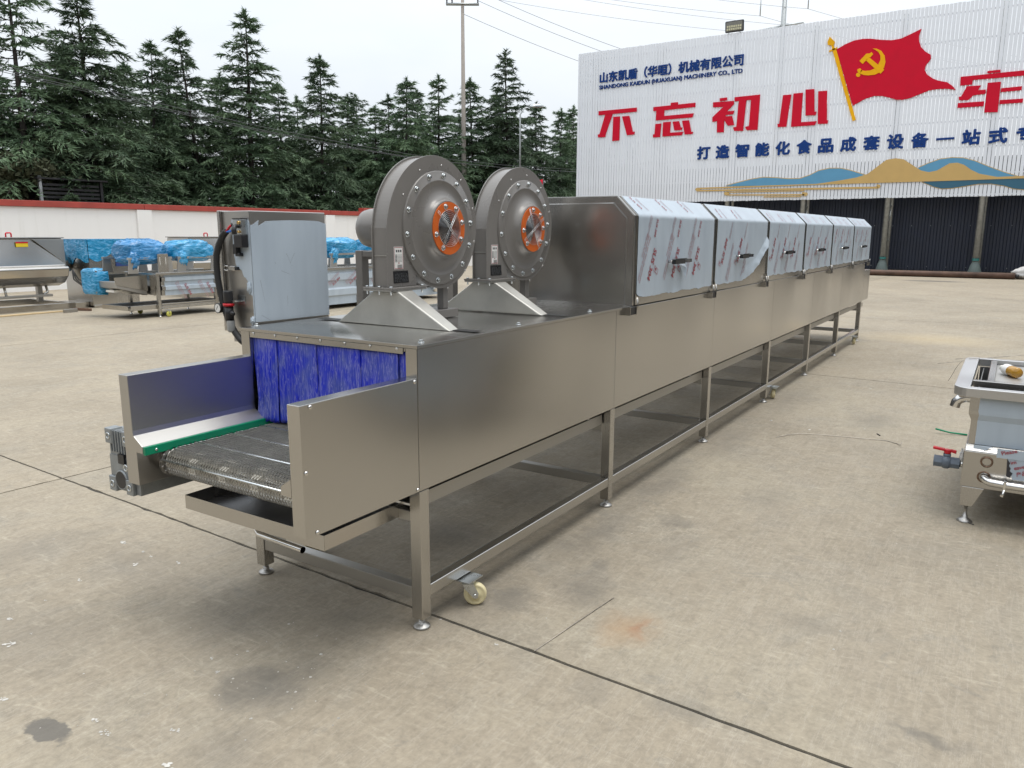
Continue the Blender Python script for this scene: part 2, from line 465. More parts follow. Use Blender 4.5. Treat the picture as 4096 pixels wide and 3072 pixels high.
    t.links.new(gr, b.inputs['Height'])
    b3 = _n(t, 'ShaderNodeBump', Strength=0.25, Distance=0.02)
    t.links.new(st, b3.inputs['Height'])
    t.links.new(b.outputs['Normal'], b3.inputs['Normal'])
    t.links.new(b3.outputs['Normal'], p.inputs['Normal'])
    return m


def mat_leaf(name, lo, hi, sc1=0.9):
    m, t, p = principled(name)
    g = _n(t, 'ShaderNodeNewGeometry')
    n1 = _n(t, 'ShaderNodeTexNoise', Scale=sc1, Detail=5.0, Roughness=0.65)
    t.links.new(g.outputs['Position'], n1.inputs['Vector'])
    oi = _n(t, 'ShaderNodeObjectInfo')
    mid = tuple((a + b) / 2 for a, b in zip(lo, hi))
    c = ramp(t, n1.outputs['Fac'], [(0.30, lo), (0.52, mid), (0.72, hi)])
    hs = _n(t, 'ShaderNodeHueSaturation')
    mr = _n(t, 'ShaderNodeMapRange')
    mr.inputs['To Min'].default_value = 0.8
    mr.inputs['To Max'].default_value = 1.4
    t.links.new(oi.outputs['Random'], mr.inputs['Value'])
    t.links.new(mr.outputs['Result'], hs.inputs['Value'])
    t.links.new(c, hs.inputs['Color'])
    t.links.new(hs.outputs['Color'], p.inputs['Base Color'])
    p.inputs['Roughness'].default_value = 0.6
    p.inputs['Specular IOR Level'].default_value = 0.3
    return m


M['film'] = mat_film()
M['curtain'] = mat_curtain()
M['wrap'] = mat_wrap()
M['wrap2'] = mat_wrap('dark_blue_wrap', (0.012, 0.19, 0.44))
M['wall_white'] = mat_wall()
M['ground'] = mat_ground()
M['joint'] = plain('joint_filler', (0.045, 0.042, 0.036), 0.9, 0, 0.35, 30, 0.4, 80)
M['cedar'] = mat_leaf('cedar_needles', (0.038, 0.072, 0.040), (0.140, 0.205, 0.110))
M['broad'] = mat_leaf('broadleaf', (0.030, 0.055, 0.018), (0.11, 0.14, 0.035), 0.7)
M['olive'] = mat_leaf('olive_scrub', (0.035, 0.045, 0.022), (0.10, 0.11, 0.055), 0.7)

# ------------------------------------------------------------------ mesh helpers
class MB:
    """collects shapes into one mesh"""

    def __init__(self):
        self.v, self.f, self.s = [], [], []

    def add(self, vs, fs, smooth=False):
        o = len(self.v)
        self.v += [tuple(p) for p in vs]
        for f in fs:
            self.f.append([i + o for i in f])
            self.s.append(smooth)
        return self

    def box(self, a, b):
        x0, x1 = sorted((a[0], b[0])); y0, y1 = sorted((a[1], b[1])); z0, z1 = sorted((a[2], b[2]))
        vs = [(x0, y0, z0), (x1, y0, z0), (x1, y1, z0), (x0, y1, z0), (x0, y0, z1), (x1, y0, z1), (x1, y1, z1), (x0, y1, z1)]
        return self.add(vs, [(0, 3, 2, 1), (4, 5, 6, 7), (0, 1, 5, 4), (1, 2, 6, 5), (2, 3, 7, 6), (3, 0, 4, 7)])

    def obox(self, c, s, rot=(0, 0, 0)):
        from mathutils import Euler
        e = Euler(rot).to_matrix()
        hx, hy, hz = s[0] / 2, s[1] / 2, s[2] / 2
        vs = [Vector(c) + e @ Vector((x, y, z)) for z in (-hz, hz) for x, y in ((-hx, -hy), (hx, -hy), (hx, hy), (-hx, hy))]
        return self.add(vs, [(0, 3, 2, 1), (4, 5, 6, 7), (0, 1, 5, 4), (1, 2, 6, 5), (2, 3, 7, 6), (3, 0, 4, 7)])

    def prism(self, poly, axis, lo, hi):
        """2-D polygon (in the two other axes, cyclic order) extruded along axis"""
        def P(p, t):
            return {'x': (t, p[0], p[1]), 'y': (p[0], t, p[1]), 'z': (p[0], p[1], t)}[axis]
        n = len(poly)
        vs = [P(p, lo) for p in poly] + [P(p, hi) for p in poly]
        fs = [list(range(n)), list(range(2 * n - 1, n - 1, -1))] + [(i, n + i, n + (i + 1) % n, (i + 1) % n) for i in range(n)]
        return self.add(vs, fs)

    def cyl(self, p0, p1, r0, r1=None, n=16, cap=True, smooth=True):
        r1 = r0 if r1 is None else r1
        p0, p1 = Vector(p0), Vector(p1)
        d = (p1 - p0).normalized()
        a = d.orthogonal().normalized()
        b = d.cross(a)
        vs = []
        for p, r in ((p0, r0), (p1, r1)):
            vs += [p + (a * math.cos(2 * PI * i / n) + b * math.sin(2 * PI * i / n)) * r for i in range(n)]
        self.add(vs, [(i, (i + 1) % n, n + (i + 1) % n, n + i) for i in range(n)], smooth)
        if cap:
            o = len(self.v) - 2 * n
            self.f += [[o + i for i in range(n - 1, -1, -1)], [o + n + i for i in range(n)]]
            self.s += [False, False]
        return self

    def tube(self, pts, r, n=8, cap=True):
        pts = [Vector(p) for p in pts]
        rs = r if isinstance(r, (list, tuple)) else [r] * len(pts)
        up = None
        rings = []
        for i, p in enumerate(pts):
            d = (pts[min(i + 1, len(pts) - 1)] - pts[max(i - 1, 0)]).normalized()
            if up is None:
                a = d.orthogonal().normalized()
            else:
                a = (up - d * up.dot(d)).normalized()
            up = a
            b = d.cross(a)
            rings.append([p + (a * math.cos(2 * PI * k / n) + b * math.sin(2 * PI * k / n)) * rs[i] for k in range(n)])
        vs = [q for rg in rings for q in rg]
        fs = [(i * n + k, i * n + (k + 1) % n, (i + 1) * n + (k + 1) % n, (i + 1) * n + k) for i in range(len(pts) - 1) for k in range(n)]
        self.add(vs, fs, True)
        if cap:
            o = len(self.v) - len(vs)
            m = (len(pts) - 1) * n
            self.f += [[o + i for i in range(n - 1, -1, -1)], [o + m + i for i in range(n)]]
            self.s += [False, False]
        return self

    def lathe(self, prof, c, axis=(0, 0, 1), n=24, smooth=True):
        """profile [(radius, height)] turned about axis through c"""
        d = Vector(axis).normalized()
        a = d.orthogonal().normalized()
        b = d.cross(a)
        c = Vector(c)
        vs = []
        for r, h in prof:
            vs += [c + d * h + (a * math.cos(2 * PI * i / n) + b * math.sin(2 * PI * i / n)) * max(r, 1e-5) for i in range(n)]
        fs = [(k * n + i, k * n + (i + 1) % n, (k + 1) * n + (i + 1) % n, (k + 1) * n + i) for k in range(len(prof) - 1) for i in range(n)]
        return self.add(vs, fs, smooth)

    def grid(self, fn, nu, nv, smooth=True):
        vs = [fn(i / nu, j / nv) for j in range(nv + 1) for i in range(nu + 1)]
        w = nu + 1
        fs = [(j * w + i, j * w + i + 1, (j + 1) * w + i + 1, (j + 1) * w + i) for j in range(nv) for i in range(nu)]
        return self.add(vs, fs, smooth)

    def mesh(self, name, mat):
        me = bpy.data.meshes.new(name)
        me.from_pydata(self.v, [], self.f)
        me.polygons.foreach_set('use_smooth', self.s)
        if mat is not None:
            me.materials.append(M[mat] if isinstance(mat, str) else mat)
        me.validate()
        me.update()
        return me

    def build(self, name, mat, parent=None, bevel=0.0, seg=2, fix=True):
        me = self.mesh(name, mat)
        if fix:
            bm = bmesh.new()
            bm.from_mesh(me)
            bmesh.ops.recalc_face_normals(bm, faces=bm.faces)
            bm.to_mesh(me)
            bm.free()
        o = bpy.data.objects.new(name, me)
        COL.objects.link(o)
        if parent is not None:
            o.parent = parent
        if bevel:
            b = o.modifiers.new('bevel', 'BEVEL')
            b.width = bevel
            b.segments = seg
            b.limit_method = 'ANGLE'
            b.angle_limit = R(40)
        return o


def link(name, me, parent=None, loc=None, rot=None, scale=None):
    o = bpy.data.objects.new(name, me)
    COL.objects.link(o)
    if parent is not None:
        o.parent = parent
    if loc is not None:
        o.location = loc
    if rot is not None:
        o.rotation_euler = rot
    if scale is not None:
        o.scale = scale
    return o


def tag(o, label=None, cat=None, group=None, kind=None):
    if label:
        o['label'] = label
    if cat:
        o['category'] = cat
    if group:
        o['group'] = group
    if kind:
        o['kind'] = kind
    return o


def thing(name, label, cat, loc=(0, 0, 0), rz=0.0, group=None):
    o = bpy.data.objects.new(name, None)
    o.empty_display_size = 0.2
    COL.objects.link(o)
    o.location = loc
    o.rotation_euler = (0, 0, rz)
    return tag(o, label, cat, group)


def setparent(o, p):
    """parent without moving: things here are built in world coordinates"""
    o.parent = p
    o.matrix_parent_inverse = Matrix.Translation(p.location).inverted() if not any(p.rotation_euler) else p.matrix_world.inverted()
    return o


def copy_tree(o, parent=None, **kw):
    c = o.copy()
    COL.objects.link(c)
    c.parent = parent
    if parent is not None:
        c.matrix_parent_inverse = o.matrix_parent_inverse.copy()
    for ch in o.children:
        copy_tree(ch, c)
    return c


def text_mesh(name, body, mat, size=1.0, bold=0.0, extrude=0.0, align='LEFT', space=1.0):
    """text as a mesh; bold strokes are made by overlaid copies shifted by a little"""
    cu = bpy.data.curves.new(name, 'FONT')
    cu.body = body
    cu.size = size
    cu.extrude = extrude
    cu.align_x = align
    cu.space_character = space
    cu.resolution_u = 3
    ob = bpy.data.objects.new(name, cu)
    COL.objects.link(ob)
    dg = bpy.context.evaluated_depsgraph_get()
    dg.update()
    me = bpy.data.meshes.new_from_object(ob.evaluated_get(dg))
    bpy.data.objects.remove(ob)
    if bold:
        vs = [tuple(v.co) for v in me.vertices]
        fs = [list(p.vertices) for p in me.polygons]
        mb = MB()
        for i, (dx, dy) in enumerate([(0, 0), (1, 0), (-1, 0), (0, 1), (0, -1), (.7, .7), (-.7, .7), (.7, -.7), (-.7, -.7)]):
            mb.add([(x + dx * bold, y + dy * bold, z + i * 0.00004 * (1 if extrude == 0 else 20)) for x, y, z in vs], fs)
        me = mb.mesh(name, None)
    me.name = name
    me.materials.clear()
    me.materials.append(M[mat])
    return me


def frame_mat(o, x, y, z):
    m = Matrix.Identity(4)
    for i in range(3):
        m[i][0], m[i][1], m[i][2], m[i][3] = x[i], y[i], z[i], o[i]
    return m


def fit_text(me, w, h):
    """scale text mesh so that its box is w x h with its lower left corner at the origin"""
    n = len(me.vertices)
    co = np.empty(n * 3)
    me.vertices.foreach_get('co', co)
    co = co.reshape(-1, 3)
    lo, hi = co.min(0), co.max(0)
    co[:, 0] = (co[:, 0] - lo[0]) * w / (hi[0] - lo[0])
    co[:, 1] = (co[:, 1] - lo[1]) * h / (hi[1] - lo[1])
    me.vertices.foreach_set('co', co.ravel())
    me.update()
    return me


rnd = random.Random(7)

# ================================================================== THE SETTING
# ---------------------------------------------------------------- ground: base sheet, slabs with recessed joints
gm = MB().add([(-300, -300, -0.014), (300, -300, -0.014), (300, 300, -0.014), (-300, 300, -0.014)], [(0, 1, 2, 3)])
ground = gm.build('ground', 'ground')
tag(ground, kind='structure')
JW, SL = 0.0115, 6.9
GR = math.atan2(-0.0387, 1.0)                        # the slab grid is turned a little against the machine
GO = Vector((0.222, 3.262, 0))


def slab_mesh(seed):
    rr = random.Random(seed)
    h = JW / 2
    pts = []
    n = 110
    for side in range(4):
        for i in range(n):
            a = i / n
            j = abs(rr.gauss(0, 0.0022)) + (rr.random() < 0.08) * rr.uniform(0.003, 0.010)
            lo, hi = h, SL - h
            q = lo + (hi - lo) * a
            pts.append([(q, lo + j), (hi - j, q), (hi - q + lo, hi - j), (lo + j, hi - q + lo)][side])
    m = MB()
    N = len(pts)
    m.add([(x, y, 0) for x, y in pts] + [(x, y, -0.0135) for x, y in pts], [list(range(N))] + [(i, N + i, N + (i + 1) % N, (i + 1) % N) for i in range(N)])
    return m.mesh('slab', 'ground')


slabs = [slab_mesh(s) for s in (1, 2, 3)]
e1 = Vector((math.cos(GR), math.sin(GR), 0))
e2 = Vector((-math.sin(GR), math.cos(GR), 0))
for i in range(-3, 6):
    for j in range(-3, 4):
        p = GO + e1 * (i * SL) + e2 * (j * SL)
        link('slab', slabs[(i * 3 + j * 7) % 3], ground, p, (0, 0, GR))
fm = MB()
for i in range(-3, 7):
    a = GO + e1 * (i * SL) - e2 * (3 * SL)
    b = a + e2 * (7 * SL)
    w = e1 * (JW / 2 + 0.004)
    fm.add([Vector(q) + Vector((0, 0, -0.007)) for q in (a - w, a + w, b + w, b - w)], [(0, 1, 2, 3)])
for j in range(-3, 5):
    a = GO + e2 * (j * SL) - e1 * (3 * SL)
    b = a + e1 * (9 * SL)
    w = e2 * (JW / 2 + 0.004)
    fm.add([Vector(q) + Vector((0, 0, -0.0085)) for q in (a - w, a + w, b + w, b - w)], [(0, 1, 2, 3)])
fm.build('joint_filler', 'joint', ground)

# ---------------------------------------------------------------- white wall with red coping
WY = 20.5
wall = thing('boundary_wall', 'long white rendered wall with red coping in front of the conifers', 'wall', (12, WY, 0))
pil = [11.83 + 7.66 * k for k in range(-3, 7)]
for a, b in zip(pil[:-1], pil[1:]):
    o = MB().box((a + 0.001, WY, 0), (b - 0.001, WY + 0.24, 2.245)).build('wall_panel', 'wall_white')
    setparent(o, wall)
    o = MB().box((a + 0.004, WY - 0.07, 2.249), (b - 0.004, WY + 0.31, 2.41)).build('coping', 'coping', bevel=0.01)
    setparent(o, wall)
for a in pil:
    o = MB().box((a - 0.24, WY - 0.06, 0), (a + 0.24, WY - 0.001, 2.243)).build('pilaster', 'wall_white', bevel=0.008)
    setparent(o, wall)

# ---------------------------------------------------------------- dark building behind the sign
bld = thing('factory_building', 'low dark navy corrugated factory wall behind the slatted sign', 'building', (44, 4, 0))
prof = []
y = -14.0
while y < 17.6:
    prof += [(y, 36.62), (y + 0.10, 36.62), (y + 0.13, 36.58), (y + 0.22, 36.58), (y + 0.25, 36.62)]
    y += 0.25
m = MB()
N = len(prof)
m.add([(x, yy, 0.02) for yy, x in prof] + [(x, yy, 4.7) for yy, x in prof], [(i, i + 1, N + i + 1, N + i) for i in range(N - 1)])
o = m.build('cladding', 'navy_clad', fix=False); setparent(o, bld)
o = MB().box((36.66, -14, 0), (52, 17.8, 4.69)).build('core_wall', 'navy_clad'); setparent(o, bld)
o = MB().prism([(36.50, 4.705), (44.3, 5.0), (52.1, 4.705), (52.1, 4.78), (44.3, 5.08), (36.50, 4.78)], 'y', -14.2, 18.0).build('roof', 'roof_dark'); setparent(o, bld)
m = MB()
y = -13.8
while y < 17.6:
    for z in (0.18, 1.95, 3.6):
        m.obox((36.573, y + 0.17, z), (0.012, 0.022, 0.022))
    y += 0.25 * 3
o = m.build('rivets', 'galv'); o['kind'] = 'stuff'; setparent(o, bld)

# ---------------------------------------------------------------- big slatted sign on posts
SX = 35.5
sign = thing('slatted_sign', 'huge white vertical-slat sign on steel posts with red and blue Chinese lettering', 'sign', (SX, 6, 0))
sign_root_inv = Matrix.Translation(sign.location).inverted()
slm = MB().box((-0.02, -0.0625, 3.12), (0.02, 0.0625, 10.72)).mesh('slat', 'slat')
PITCH_S = 0.147
for k in range(166):
    o = link('slat', slm, sign, (SX + rnd.gauss(0, 0.004), 18.27 - k * PITCH_S, rnd.gauss(0, 0.006)), (0, 0, rnd.gauss(0, 0.03)))
    o.matrix_parent_inverse = sign_root_inv
for z in (3.20, 4.05, 5.1, 6.15, 7.2, 8.25, 9.3, 10.35):
    o = MB().box((SX + 0.024, -6.1, z - 0.03), (SX + 0.075, 18.3, z + 0.03)).build('rail', 'slat'); setparent(o, sign)
for k, py in enumerate([17.25 - 3.55 * i for i in range(7)]):
    p = MB()
    p.cyl((SX + 0.22, py, 0.34), (SX + 0.22, py, 10.6), 0.125, n=20)
    po = p.build('post', 'galv'); setparent(po, sign)
    q = MB()
    q.cyl((SX + 0.75, py - 0.10, 0.02), (SX + 0.75, py - 0.10, 9.9), 0.07, n=14)
    for z in np.arange(1.3, 9.6, 1.5):
        q.cyl((SX + 0.22, py, z), (SX + 0.75, py - 0.10, z), 0.035, n=8)
        q.cyl((SX + 0.22, py, z), (SX + 0.75, py - 0.10, z + 1.45), 0.03, n=8)
    qo = q.build('back_strut', 'galv', po)
    e = MB().lathe([(0.26, 0), (0.26, 0.03), (0.17, 0.34), (0.135, 0.42), (0.135, 0.46)], (SX + 0.22, py, 0), n=14).build('base_socket', plain('socket_grey_green', (0.10, 0.13, 0.125), 0.6), po) if k == 0 else link('base_socket', e.data, po, (0, py - 17.25, 0))
    e2_ = MB().cyl((SX + 0.22, py, 0.50), (SX + 0.22, py, 0.60), 0.131, n=20, cap=False).build('green_band', plain('teal_band', (0.03, 0.16, 0.15), 0.5), po) if k == 0 else link('green_band', e2_.data, po, (0, py - 17.25, 0))


def s_at(u, v):
    p = at(u, v, 'x', SX - 0.05)
    return (p[1], p[2])


def sign_poly(name, polys, mat, d0, d1, to_px, parent=None):
    m = MB()
    for poly in polys:
        m.prism([s_at(*to_px(a, b)) for a, b in poly], 'x', SX - d1, SX - d0)
    o = m.build(name, mat)
    if parent is None:
        setparent(o, sign)
    else:
        o.parent = parent
    return o


za = lambda a, b: (2300 + a * 0.361664, 180 + b * 0.361664)
zb_ = lambda a, b: (3100 + a * 0.450271, 50 + b * 0.450271)
zc = lambda a, b: (2700 + a * 0.631103, 450 + b * 0.631103)
RED = [
    (za, [[(262, 733), (683, 692), (683, 737), (262, 778)], [(335, 770), (418, 760), (340, 985), (335, 1018), (257, 1022), (253, 990), (272, 988)],
          [(425, 795), (498, 790), (490, 1055), (413, 1062)], [(522, 790), (600, 784), (640, 960), (660, 958), (655, 990), (575, 997)]]),
    (za, [[(1060, 640), (1138, 632), (1140, 660), (1060, 668)], [(868, 688), (1332, 638), (1332, 685), (988, 722), (985, 785), (1313, 755), (1300, 800), (895, 835), (900, 728), (868, 732)],
          [(890, 875), (955, 868), (940, 1018), (865, 1023), (862, 990), (880, 988)], [(975, 855), (1060, 848), (1050, 970), (1200, 960), (1180, 998), (968, 1012)],
          [(1080, 848), (1150, 842), (1170, 912), (1187, 912), (1180, 940), (1100, 945)], [(1185, 838), (1262, 832), (1285, 960), (1305, 960), (1298, 985), (1215, 990)]]),
    (za, [[(1602, 590), (1682, 580), (1682, 612), (1602, 622)],
          [(1528, 635), (1758, 618), (1758, 655), (1680, 735), (1763, 725), (1750, 765), (1665, 775), (1665, 790), (1738, 785), (1760, 885), (1690, 893), (1650, 830), (1645, 965), (1570, 968), (1572, 842), (1520, 850), (1520, 800), (1640, 685), (1528, 690)],
          [(1765, 578), (2048, 548), (2018, 938), (1898, 943), (1882, 905), (1925, 895), (1948, 605), (1895, 612), (1858, 950), (1762, 950), (1748, 912), (1785, 905), (1812, 620), (1768, 625)]]),
    (zb_, [[(72, 735), (145, 728), (100, 1015), (25, 1018), (22, 990), (38, 988)], [(165, 720), (248, 713), (230, 975), (370, 965), (355, 1000), (143, 1016)],
           [(272, 685), (350, 680), (350, 880), (368, 880), (362, 912), (272, 915)], [(385, 700), (463, 695), (460, 958), (473, 958), (465, 988), (380, 990)]]),
    (zb_, [[(1888, 520), (2003, 508), (2005, 530), (1886, 541)], [(1650, 572), (2300, 505), (2300, 600), (2215, 605), (2215, 560), (1758, 600), (1750, 640), (1645, 650)],
           [(1705, 655), (1830, 648), (1805, 690), (1875, 685), (1870, 723), (1765, 735), (1715, 778), (1635, 780), (1632, 750), (1655, 745)],
           [(2010, 673), (2195, 655), (2190, 690), (2004, 708)], [(1625, 805), (1860, 789), (1855, 832), (1620, 848)], [(1999, 778), (2205, 765), (2200, 800), (1994, 815)],
           [(1890, 625), (2008, 615), (1978, 885), (1858, 888)]]),
]
for f, polys in RED:
    sign_poly('red_character', polys, 'sign_red', 0.024, 0.075, f)
flag_pts = [(545, 330), (620, 285), (700, 250), (780, 235), (850, 233), (940, 243), (1040, 247), (1120, 232), (1210, 190), (1302, 145), (1280, 210), (1280, 255), (1300, 310), (1340, 350), (1383, 375),
            (1385, 410), (1370, 435), (1340, 470), (1330, 510), (1350, 550), (1400, 585), (1450, 605), (1530, 620), (1580, 655), (1605, 688), (1530, 678), (1450, 680), (1370, 692), (1290, 725), (1200, 760),
            (1140, 775), (1080, 775), (1010, 755), (950, 742), (880, 742), (800, 768), (690, 828)]
fl = sign_poly('flag_panel', [flag_pts], 'sign_red', 0.030, 0.070, zb_)
fl['label'] = 'red waving flag panel with a yellow hammer and sickle'
sign_poly('flag_staff', [[(513, 345), (545, 330), (718, 955), (690, 965)], [(487, 215), (533, 262), (520, 295), (470, 290), (468, 262)], [(500, 292), (520, 293), (540, 332), (514, 346)], [(480, 340), (553, 308), (553, 322), (483, 352)]], 'sign_gold', 0.024, 0.085, zb_, fl)
th = [(740 + 19 * math.cos(i * PI / 6), 555 + 19 * math.sin(i * PI / 6)) for i in range(12)]
sign_poly('hammer_and_sickle', [
    [(868, 322), (905, 323), (945, 342), (975, 385), (982, 440), (970, 490), (940, 528), (890, 553), (830, 560), (790, 556), (757, 545), (765, 513), (800, 520), (845, 517), (885, 500), (915, 470), (937, 425), (938, 385), (920, 352), (895, 335)],
    [(735, 505), (760, 497), (775, 520), (752, 545), (732, 522)], th], 'sign_gold', 0.071, 0.094, zb_, fl)
sign_poly('hammer_head', [[(752, 432), (812, 368), (842, 365), (860, 353), (873, 372), (848, 400), (835, 402), (780, 458)], [(808, 425), (838, 400), (972, 510), (938, 545)]], 'sign_gold', 0.071, 0.098, zb_, fl)

hillL = [(320, 466), (400, 445), (480, 425), (560, 412), (640, 415), (720, 422), (790, 420), (850, 400), (910, 370), (980, 355), (1050, 355), (1110, 368), (1215, 400), (1120, 430), (960, 452), (800, 462)]
hillR = [(1540, 352), (1600, 325), (1680, 297), (1760, 287), (1830, 290), (1900, 308), (1990, 345), (2080, 378), (2180, 408), (2040, 415), (1600, 415)]
navy = [(1560, 437), (2300, 415), (2420, 440), (2300, 480), (2212, 487), (2150, 482), (2080, 462), (2000, 450), (1920, 452), (1840, 465), (1760, 478), (1690, 482), (1640, 470)]
up = lambda P, d: [(a, b - d) for a, b in P]
gold = [(145, 477), (900, 452), (1050, 430), (1150, 412), (1220, 390), (1280, 345), (1340, 300), (1400, 290), (1450, 297), (1500, 330), (1560, 368), (1610, 378), (1660, 368), (1700, 345), (1740, 322), (1790, 318), (1830, 330),
        (1880, 365), (1930, 388), (2040, 408), (2300, 398), (2420, 396), (2420, 404), (2300, 414), (1600, 437), (1290, 446), (900, 458), (145, 486)]
sign_poly('hill_outline', [up(hillL, 5), up(hillR, 5), [(a, b + 4) for a, b in navy]], 'sign_tan', 0.024, 0.036, zc)
sign_poly('blue_hill', [hillL, hillR], 'sign_sky', 0.037, 0.050, zc)
sign_poly('dark_blue_water', [navy], 'sign_navy', 0.037, 0.050, zc)
sign_poly('tan_hills', [gold], 'sign_tan', 0.051, 0.068, zc)
sign_poly('tan_ribbon', [[(128, 488), (134, 479), (147, 477), (160, 487), (158, 499), (140, 501)], [(159, 491), (1286, 469), (1286, 482), (159, 500)], [(1278, 456), (1296, 457), (1303, 467), (1296, 479), (1287, 482), (1278, 470)],
                         [(310, 514), (316, 503), (335, 502), (345, 513), (336, 525), (318, 525)], [(335, 502), (820, 492), (820, 498), (335, 508)], [(336, 519), (820, 517), (820, 526), (336, 526)], [(805, 507), (818, 505), (838, 508), (842, 518), (832, 530), (808, 527)],
                         [(562, 532), (800, 530), (800, 535), (562, 538)]], 'sign_tan', 0.051, 0.066, zc)

# lettering in the typeface of the program, made bold, set out by the measured extents on the sign
def sign_text(body, y0, z0, y1, z1, h0, mat='sign_blue', bold=0.02, name='blue_lettering', n=None):
    me = text_mesh(name, body, mat, 1.0, bold, 0.02)
    w = y0 - y1
    fit_text(me, w, h0)
    co = np.empty(len(me.vertices) * 3)
    me.vertices.foreach_get('co', co)
    co = co.reshape(-1, 3)
    out = np.empty_like(co)
    out[:, 0] = SX - 0.046 - co[:, 2]
    out[:, 1] = y0 - co[:, 0]
    out[:, 2] = z0 + co[:, 1] + (z1 - z0) * co[:, 0] / w
    me.vertices.foreach_set('co', out.ravel())
    me.update()
    o = link(name, me)
    setparent(o, sign)
    return o


sign_text('山东凯盾（华晅）机械有限公司', 17.07, 9.14, 9.67, 9.24, 0.54, bold=0.034)
sign_text('SHANDONG KAIDUN (HUAXUAN) MACHINERY CO., LTD', 17.08, 8.79, 9.69, 8.86, 0.26, bold=0.03)
txt = '打造智能化食品成套设备一站式专'
x0c, x1c = 11.70, -2.06
cw = 0.66
for i, ch in enumerate(txt):
    yc_ = 11.37 + (-1.72 - 11.37) * i / (len(txt) - 1)
    h = 0.62 if ch != '一' else 0.085
    zz = 5.11 + 0.06 * i / 14 if ch != '一' else 5.42
    sign_text(ch, yc_ + cw / 2, zz, yc_ - cw / 2, zz + 0.01, h, bold=0.042 if ch != '一' else 0.0, name='blue_character')

# floodlight on the sign's top edge
fl_ = thing('floodlight', 'square LED floodlight standing on the top edge of the slatted sign', 'lamp', (SX, 10.2, 10.74))
m = MB().obox((SX - 0.06, 10.18, 11.0), (0.10, 0.88, 0.50), (0, R(-8), 0))
o = m.build('housing', 'black', bevel=0.05); setparent(o, fl_)
m = MB().obox((SX - 0.112, 10.18, 10.995), (0.012, 0.76, 0.39), (0, R(-8), 0))
o2 = m.build('lens_panel', plain('lens_panel_grey', (0.20, 0.20, 0.18), 0.4)); setparent(o2, fl_)
m = MB()
for a in range(7):
    for b in range(3):
        m.obox((SX - 0.124 + 0.0165 * (b - 1), 9.88 + a * 0.1, 10.875 + b * 0.12), (0.02, 0.072, 0.085), (0, R(-8), 0))
o = m.build('led_lens', 'lens', o2)
o = MB().box((SX - 0.05, 9.9, 10.70), (SX - 0.02, 9.94, 10.80)).box((SX - 0.05, 10.42, 10.70), (SX - 0.02, 10.46, 10.80)).build('bracket', 'galv'); setparent(o, fl_)

